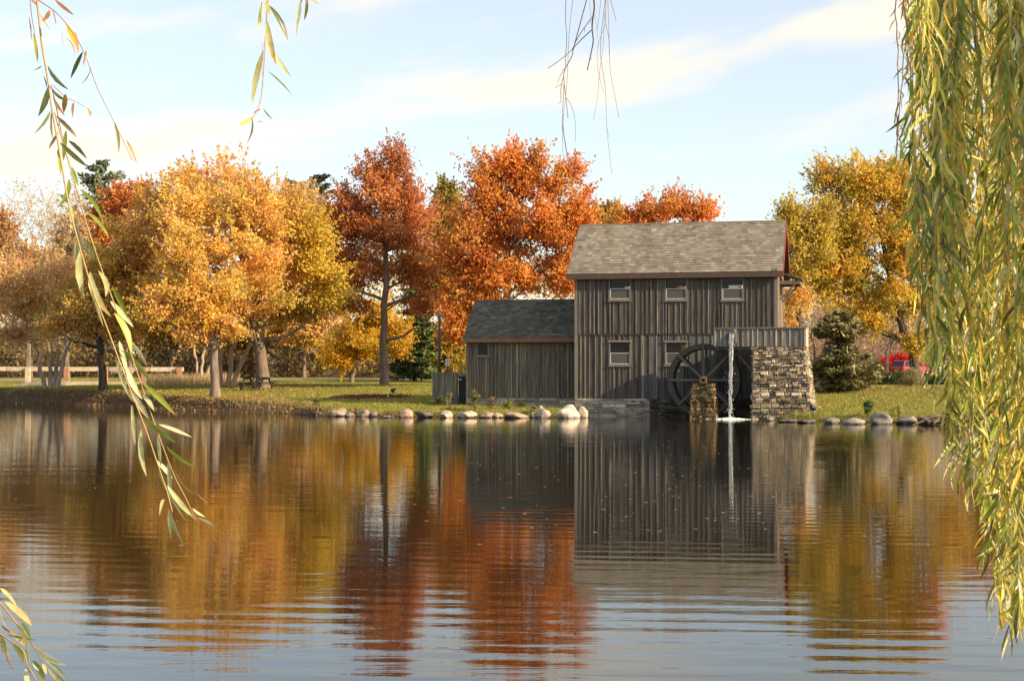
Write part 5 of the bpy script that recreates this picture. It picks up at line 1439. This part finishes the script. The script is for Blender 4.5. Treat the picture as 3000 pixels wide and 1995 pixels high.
s2 = lambda L_: [(a / 1.96, b / 1.96, c / 1.96, d / 1.96, *r) for a, b, c, d, *r in L_]
s3 = lambda L_: [(200 + a / 1.704, 700 + b / 1.704, 200 + c / 1.704, 700 + d / 1.704, *r) for a, b, c, d, *r in L_]
s4 = lambda L_: [(a / 4.545, 1650 + b / 4.545, c / 4.545, 1650 + d / 4.545, *r) for a, b, c, d, *r in L_]
lv = s2([(315, 0, 425, 90, 'b', 14), (175, 0, 225, 45, 'b', 12), (285, 60, 240, 125, 'b', 12), (300, 50, 320, 150, 'y', 12), (380, 140, 455, 285, 'y', 16), (430, 180, 450, 310, 'o', 14), (495, 290, 475, 380, 'b', 10),
         (475, 300, 405, 453, 'd', 13), (522, 380, 470, 480, 'b', 8), (190, 190, 215, 360, 'Y', 11), (240, 380, 190, 407, 'd', 5), (275, 380, 395, 517, 'g', 16), (285, 490, 220, 670, 'd', 18), (300, 510, 395, 580, 'g', 12),
         (375, 540, 365, 650, 'o', 16), (305, 560, 375, 670, 'o', 12), (290, 635, 195, 770, 'p', 14), (425, 590, 418, 680, 'b', 8), (495, 615, 510, 668, 'o', 12), (320, 665, 440, 790, 'd', 15), (380, 750, 365, 925, 'g', 15),
         (345, 820, 505, 960, 'd', 17), (395, 810, 500, 915, 'd', 14), (335, 760, 280, 855, 't', 10), (410, 960, 450, 1070, 'g', 18), (395, 1030, 330, 1195, 'g', 18), (460, 1090, 590, 1270, 'G', 17), (490, 1215, 625, 1370, 'G', 15),
         (655, 700, 680, 880, 'Y', 10), (725, 805, 785, 940, 't', 10), (395, 1160, 405, 1345, 'p', 15), (440, 1260, 545, 1485, 'l', 20), (300, 640, 305, 800, 'Y', 10), (330, 860, 345, 1010, 'Y', 12), (215, 70, 290, 180, 'o', 6), (165, 95, 180, 235, 'o', 5), (360, 180, 370, 280, 'b', 5), (375, 215, 430, 330, 't', 6), (250, 440, 265, 510, 'd', 6)]) + \
    s3([(60, 60, 80, 290, 'l', 24), (45, 10, 60, 170, 'l', 24), (110, 165, 215, 390, 'p', 24), (115, 250, 175, 440, 'p', 16), (150, 160, 185, 290, 'p', 18), (220, 235, 300, 400, 'G', 18), (210, 310, 325, 440, 'c', 18), (230, 370, 315, 570, 'Y', 24),
        (312, 510, 395, 635, 'c', 20), (235, 525, 435, 740, 'G', 22), (255, 510, 300, 690, 'c', 18), (290, 640, 370, 800, 'c', 20), (370, 715, 537, 880, 'G', 17), (310, 760, 405, 900, 'c', 24), (370, 780, 430, 860, 'c', 16), (318, 830, 335, 1030, 'p', 15),
        (365, 950, 392, 1185, 'p', 16), (375, 890, 545, 1020, 'G', 17), (452, 925, 618, 990, 'c', 14), (445, 980, 460, 1130, 'p', 18), (490, 1035, 650, 1140, 'G', 13), (440, 1105, 520, 1195, 'c', 14), (500, 1110, 510, 1300, 'l', 17),
        (450, 1160, 590, 1410, 'l', 12), (495, 1230, 635, 1400, 'p', 17), (480, 1300, 455, 1380, 'l', 11), (500, 1350, 515, 1495, 'l', 12), (505, 1350, 575, 1520, 'l', 15), (620, 1345, 685, 1387, 'c', 11), (640, 1390, 735, 1435, 'c', 9),
        (640, 1400, 645, 1500, 'G', 11), (535, 1160, 645, 1285, 't', 4), (645, 1270, 700, 1320, 't', 3), (245, 610, 320, 810, 'c', 14), (80, 0, 130, 105, 'd', 14)])
tws = [([(108, 0), (115, 60), (122, 130), (140, 230), (152, 320), (172, 430), (200, 600), (232, 720), (270, 850), (312, 955), (350, 1060), (395, 1175), (432, 1270), (462, 1360), (490, 1440), (505, 1500)], 5.5, 2.5, TW2),
       ([(160, 330), (185, 420), (215, 520), (248, 640), (290, 770), (335, 890), (385, 1040), (425, 1160), (470, 1290), (510, 1395), (545, 1460), (575, 1525)], 4.0, 2.2, TW2),
       ([(110, 0), (165, 35), (215, 95), (248, 155), (285, 260), (320, 330), (350, 390), (388, 470)], 3.0, 1.6, TW1), ([(155, 250), (190, 285), (225, 300), (250, 314)], 2.2, 1.4, TW1),
       ([(88, 0), (92, 45), (100, 90), (112, 165)], 2.2, 1.4, TW1), ([(150, 250), (162, 300), (176, 370), (190, 440)], 3., 2.4, TW1)]
willow_branch('long willow branch with pale leaves sweeping down the left side', 3.5, tws, lv, 101)
lv = s4([(0, 330, 220, 560, 'l', 16), (70, 510, 430, 835, 't', 22), (0, 560, 130, 890, 'c', 20), (20, 820, 160, 930, 'b', 9), (280, 780, 420, 1060, 'G', 18), (210, 800, 335, 1115, 'd', 17), (100, 940, 500, 1020, 'G', 11), (80, 1050, 215, 1460, 't', 20),
         (160, 1060, 310, 1340, 'd', 16), (365, 1040, 415, 1500, 'p', 19), (470, 1110, 890, 1355, 'c', 22), (560, 1240, 900, 1550, 'l', 16), (440, 1290, 600, 1568, 'd', 18), (340, 1400, 420, 1700, 'c', 20), (0, 950, 70, 1220, 'g', 16), (430, 1320, 540, 1440, 'c', 14),
         (640, 1400, 880, 1600, 'l', 20), (0, 1000, 40, 1200, 'l', 12), (130, 880, 330, 1100, 't', 13), (560, 1330, 620, 1470, 'p', 14), (520, 1500, 600, 1720, 'g', 14)])
willow_branch('short willow twig tip entering at the bottom left corner', 3.0,
     [([(-30, 1735), (10, 1775), (48, 1825), (72, 1850), (85, 1875), (97, 1890), (117, 1922), (133, 1948), (165, 2000)], 3.6, 2.4, TW2), ([(-40, 1840), (-5, 1854), (15, 1866), (45, 1888), (73, 1910), (80, 1948), (93, 1968), (112, 2000)], 4.0, 2.6, TW2)], lv, 102)
D = 1.2723
lv = [(a * D, b * D, c * D, d * D, *r) for a, b, c, d, *r in
      [(602, 0, 590, 66, 'l', 20), (611, 2, 622, 36, 'Y', 15), (620, 14, 663, 95, 'd', 22), (614, 48, 636, 150, 'l', 22), (606, 118, 580, 241, 'l', 22), (620, 110, 671, 178, 'p', 17), (618, 166, 674, 222, 'd', 10),
       (606, 250, 628, 275, 'd', 10), (585, 270, 548, 290, 'Y', 12), (580, 272, 567, 332, 't', 8), (590, 280, 606, 284, 'y', 8), (600, 252, 582, 262, 'b', 6)]]
willow_branch('small leafy willow sprig hanging from the top, left of centre', 4.0,
     [([(q[0] * D, q[1] * D) for q in ((618, -5), (613, 50), (610, 110), (607, 170), (602, 225), (592, 258), (578, 275))], 3.4, 2.0, TW1), ([(q[0] * D, q[1] * D) for q in ((606, 100), (603, 150), (606, 200))], 1.6, 1.0, TW1)], lv, 103)
lv = [(a * D, b * D, c * D, d * D, *r) for a, b, c, d, *r in [(692, 0, 685, 62, 'p', 9), (706, -5, 700, 48, 'd', 13), (712, 0, 734, 10, 'Y', 12), (690, 5, 683, 90, 'c', 5)]]
willow_branch('tiny leafy willow tip at the top edge, right of the hanging sprig', 4.2, [([(890, -30), (885, 0), (878, 20)], 3, 1.6, TW1), ([(880, -20), (895, 0), (900, 15)], 2, 1.4, TW1)], lv, 104)
s5 = lambda L_: [(1500 + a / 2.85, b / 2.85) for a, b in L_]
TB = (.19, .125, .085); TB2 = (.25, .16, .10)
bt = [([(680, -40), (690, 70), (672, 170), (668, 250), (682, 340), (660, 450), (628, 588)], 4.2, 2.4), ([(670, 145), (600, 240), (540, 330), (515, 400), (460, 460), (330, 555), (298, 570)], 2.6, 1.6), ([(668, 250), (560, 350), (500, 420)], 2.4, 1.8),
      ([(632, -30), (575, 180), (545, 290), (515, 400), (500, 480), (450, 560), (430, 620), (435, 690), (450, 820), (468, 990)], 2.8, 1.5), ([(452, -30), (445, 150), (460, 330), (447, 470), (445, 560)], 1.8, 1.4),
      ([(512, -20), (485, 180), (470, 400), (465, 600), (455, 760), (430, 930)], 1.6, 1.0), ([(440, 570), (400, 640), (380, 690)], 1.8, 1.2), ([(430, 640), (405, 750), (412, 850), (395, 868)], 2.0, 1.2), ([(410, 705), (352, 740)], 1.5, 1.0),
      ([(435, 690), (425, 900), (418, 1040), (430, 1350)], 1.8, 1.0), ([(430, 950), (425, 1060), (450, 1230), (475, 1340), (505, 1560)], 1.8, .9), ([(455, 820), (490, 870), (520, 950), (532, 1080), (528, 1185)], 1.3, .8), ([(420, 1040), (450, 1250), (480, 1440)], 1.4, .8),
      ([(605, 230), (608, 270)], 1.6, 1.0), ([(655, 480), (665, 505)], 1.4, .9)]
willow_branch('tangle of bare brown willow twigs hanging at the top, right of centre', 4.6, [(s5(q), a * 1.05, b_ * 1.05, TB) for q, a, b_ in bt], [], 105, name='bare_willow_branch')
bt = [([(785, -40), (770, 80), (745, 280), (735, 450), (760, 600), (785, 780), (787, 1000), (797, 1150), (835, 1455)], 1.7, .9), ([(785, -30), (780, 210), (810, 310), (812, 460), (820, 600), (850, 760), (892, 980)], 1.7, .9), ([(780, 210), (725, 340), (710, 450), (712, 560), (735, 680), (770, 780)], 1.4, .8),
      ([(775, 100), (765, 330), (750, 480), (725, 650), (715, 820), (680, 1005)], 1.4, .8), ([(800, -20), (808, 250), (815, 460)], 1.6, 1.2), ([(818, -20), (870, 178)], 1.8, 1.2), ([(745, -20), (720, 200), (712, 250)], 1.2, .7), ([(645, -20), (660, 150), (658, 210)], 1.0, .7), ([(690, 120), (708, 230), (715, 320)], 1.0, .7), ([(790, 1060), (812, 1155)], .9, .6)]
willow_branch('thin wispy bare willow twigs beside the darker bare tangle', 4.9, [(s5(q), a, b_, TB2) for q, a, b_ in bt], [], 106, name='bare_willow_branch')

# the weeping willow that closes the right side: trunk and limb stand out of the frame
wil = thing('weeping_willow', 'weeping willow with a dense curtain of green-gold leaves along the right side', 'tree', (4.9, 1.6, float(gz(4.9, 1.6))))
wb = np.array(wil.location)
w = MB()
w.tube(np.array([(4.9, 1.6, 0), (4.85, 1.7, 1.5), (4.7, 2.2, 3.0), (4.5, 2.9, 4.6)]) - wb, [.42, .34, .28, .22], 10, (.13, .10, .075))
w.tube(np.array([(4.55, 2.7, 4.2), (3.7, 3.6, 4.75), (2.6, 4.8, 4.9), (1.6, 5.8, 4.7)]) - wb, [.16, .12, .08, .05], 8, (.13, .10, .075))
w.tube(np.array([(3.7, 3.6, 4.75), (3.1, 4.0, 4.7), (2.0, 4.4, 4.5), (1.2, 4.6, 4.3)]) - wb, [.09, .07, .05, .03], 8, (.13, .10, .075))
w.build('trunk', M_bark, wil, True)
rg = np.random.default_rng(110)
TIPX = [2590, 2620, 2650, 2690, 2730, 2780, 2820, 2850, 2900, 2930, 2960, 3000, 3100, 3250]
TIPY = [330, 460, 600, 840, 1150, 1330, 1250, 1430, 1600, 1680, 1800, 1880, 1800, 1700]
WP = [(.66, .50, .06), LC['G'], LC['g'], LC['d'], LC['g'], LC['G'], LC['Y'], LC['d'], LC['g'], LC['l'], LC['y'], LC['d'], (.20, .24, .05), (.36, .33, .05), (.56, .42, .05), (.62, .48, .07), (.30, .30, .05), (.22, .27, .04), LC['c'], LC['y']]  # extra gold and cream tones paint sun highlights into the leaf colours
def strand(px, Y, tip, dens, red=False):
    amp = rg.uniform(8, 26); ph = rg.uniform(0, 6.28); drift = rg.normal(0, 26)
    ys_ = np.linspace(-620, tip, 30)
    f_ = (ys_ + 620) / (tip + 620)
    xs_ = px + amp * np.sin(ys_ / 260. + ph) + drift * f_ + rg.normal(0, 2.0, 30) - 30 * (1 - f_) ** 2
    w = MB(); y_ = Y + .08 * np.sin(ys_ / 300. + ph)
    P3 = np.stack([(xs_ - CX) / F * y_, y_, H + (HY - ys_) / F * y_], 1)
    w.tube(P3 - wb, np.linspace(3.0, 1.3, 30) / F * Y, 5, (.52, .34, .11) if not red else (.34, .17, .10))
    lb = LB()
    y0 = -60.
    tone = WP[rg.integers(len(WP))]
    while y0 < tip:
        x0 = np.interp(y0, ys_, xs_)
        ang = rg.normal(0, .36); ln = rg.uniform(52, 112) * (5.0 / Y)
        if red: ln *= .55
        b_ = (x0 + math.sin(ang) * ln, y0 + math.cos(ang) * ln)
        dy = rg.normal(0, .06)
        c = tone if rg.random() < .4 else WP[rg.integers(len(WP))]
        if red: c = [LC['b'], LC['o'], LC['t'], LC['l']][rg.integers(4)]
        yy_ = np.interp(y0, ys_, y_)
        lb.leaf(P(x0, y0, yy_), P(b_[0], b_[1], yy_ + dy), rg.uniform(6.5, 11) * (.6 if red else 1) / F * 5.0, np.array(c) * rg.uniform(.8, 1.2), rg)
        y0 += rg.uniform(.6, 1.4) * dens
    mb_twig = w.build('hanging_branch', M_twig, wil, True)
    if lb.n: mk('leaves', np.concatenate(lb.V) - wb, np.array(lb.F), M_willow, mb_twig, np.concatenate(lb.C), smooth=True)
NSTR = 82
for i in range(NSTR):
    u = (i + rg.random()) / NSTR
    px = 2596 + 524 * u ** .70
    tip = np.interp(px, TIPX, TIPY) * (1 - .42 * rg.random() ** 1.8) - rg.uniform(0, 40)
    red = px < 2650 and rg.random() < .8
    strand(px, rg.uniform(4.3, 6.4), tip, 46 if red else (rg.uniform(17, 30) if px < 2720 else rg.uniform(9.5, 16)), red)
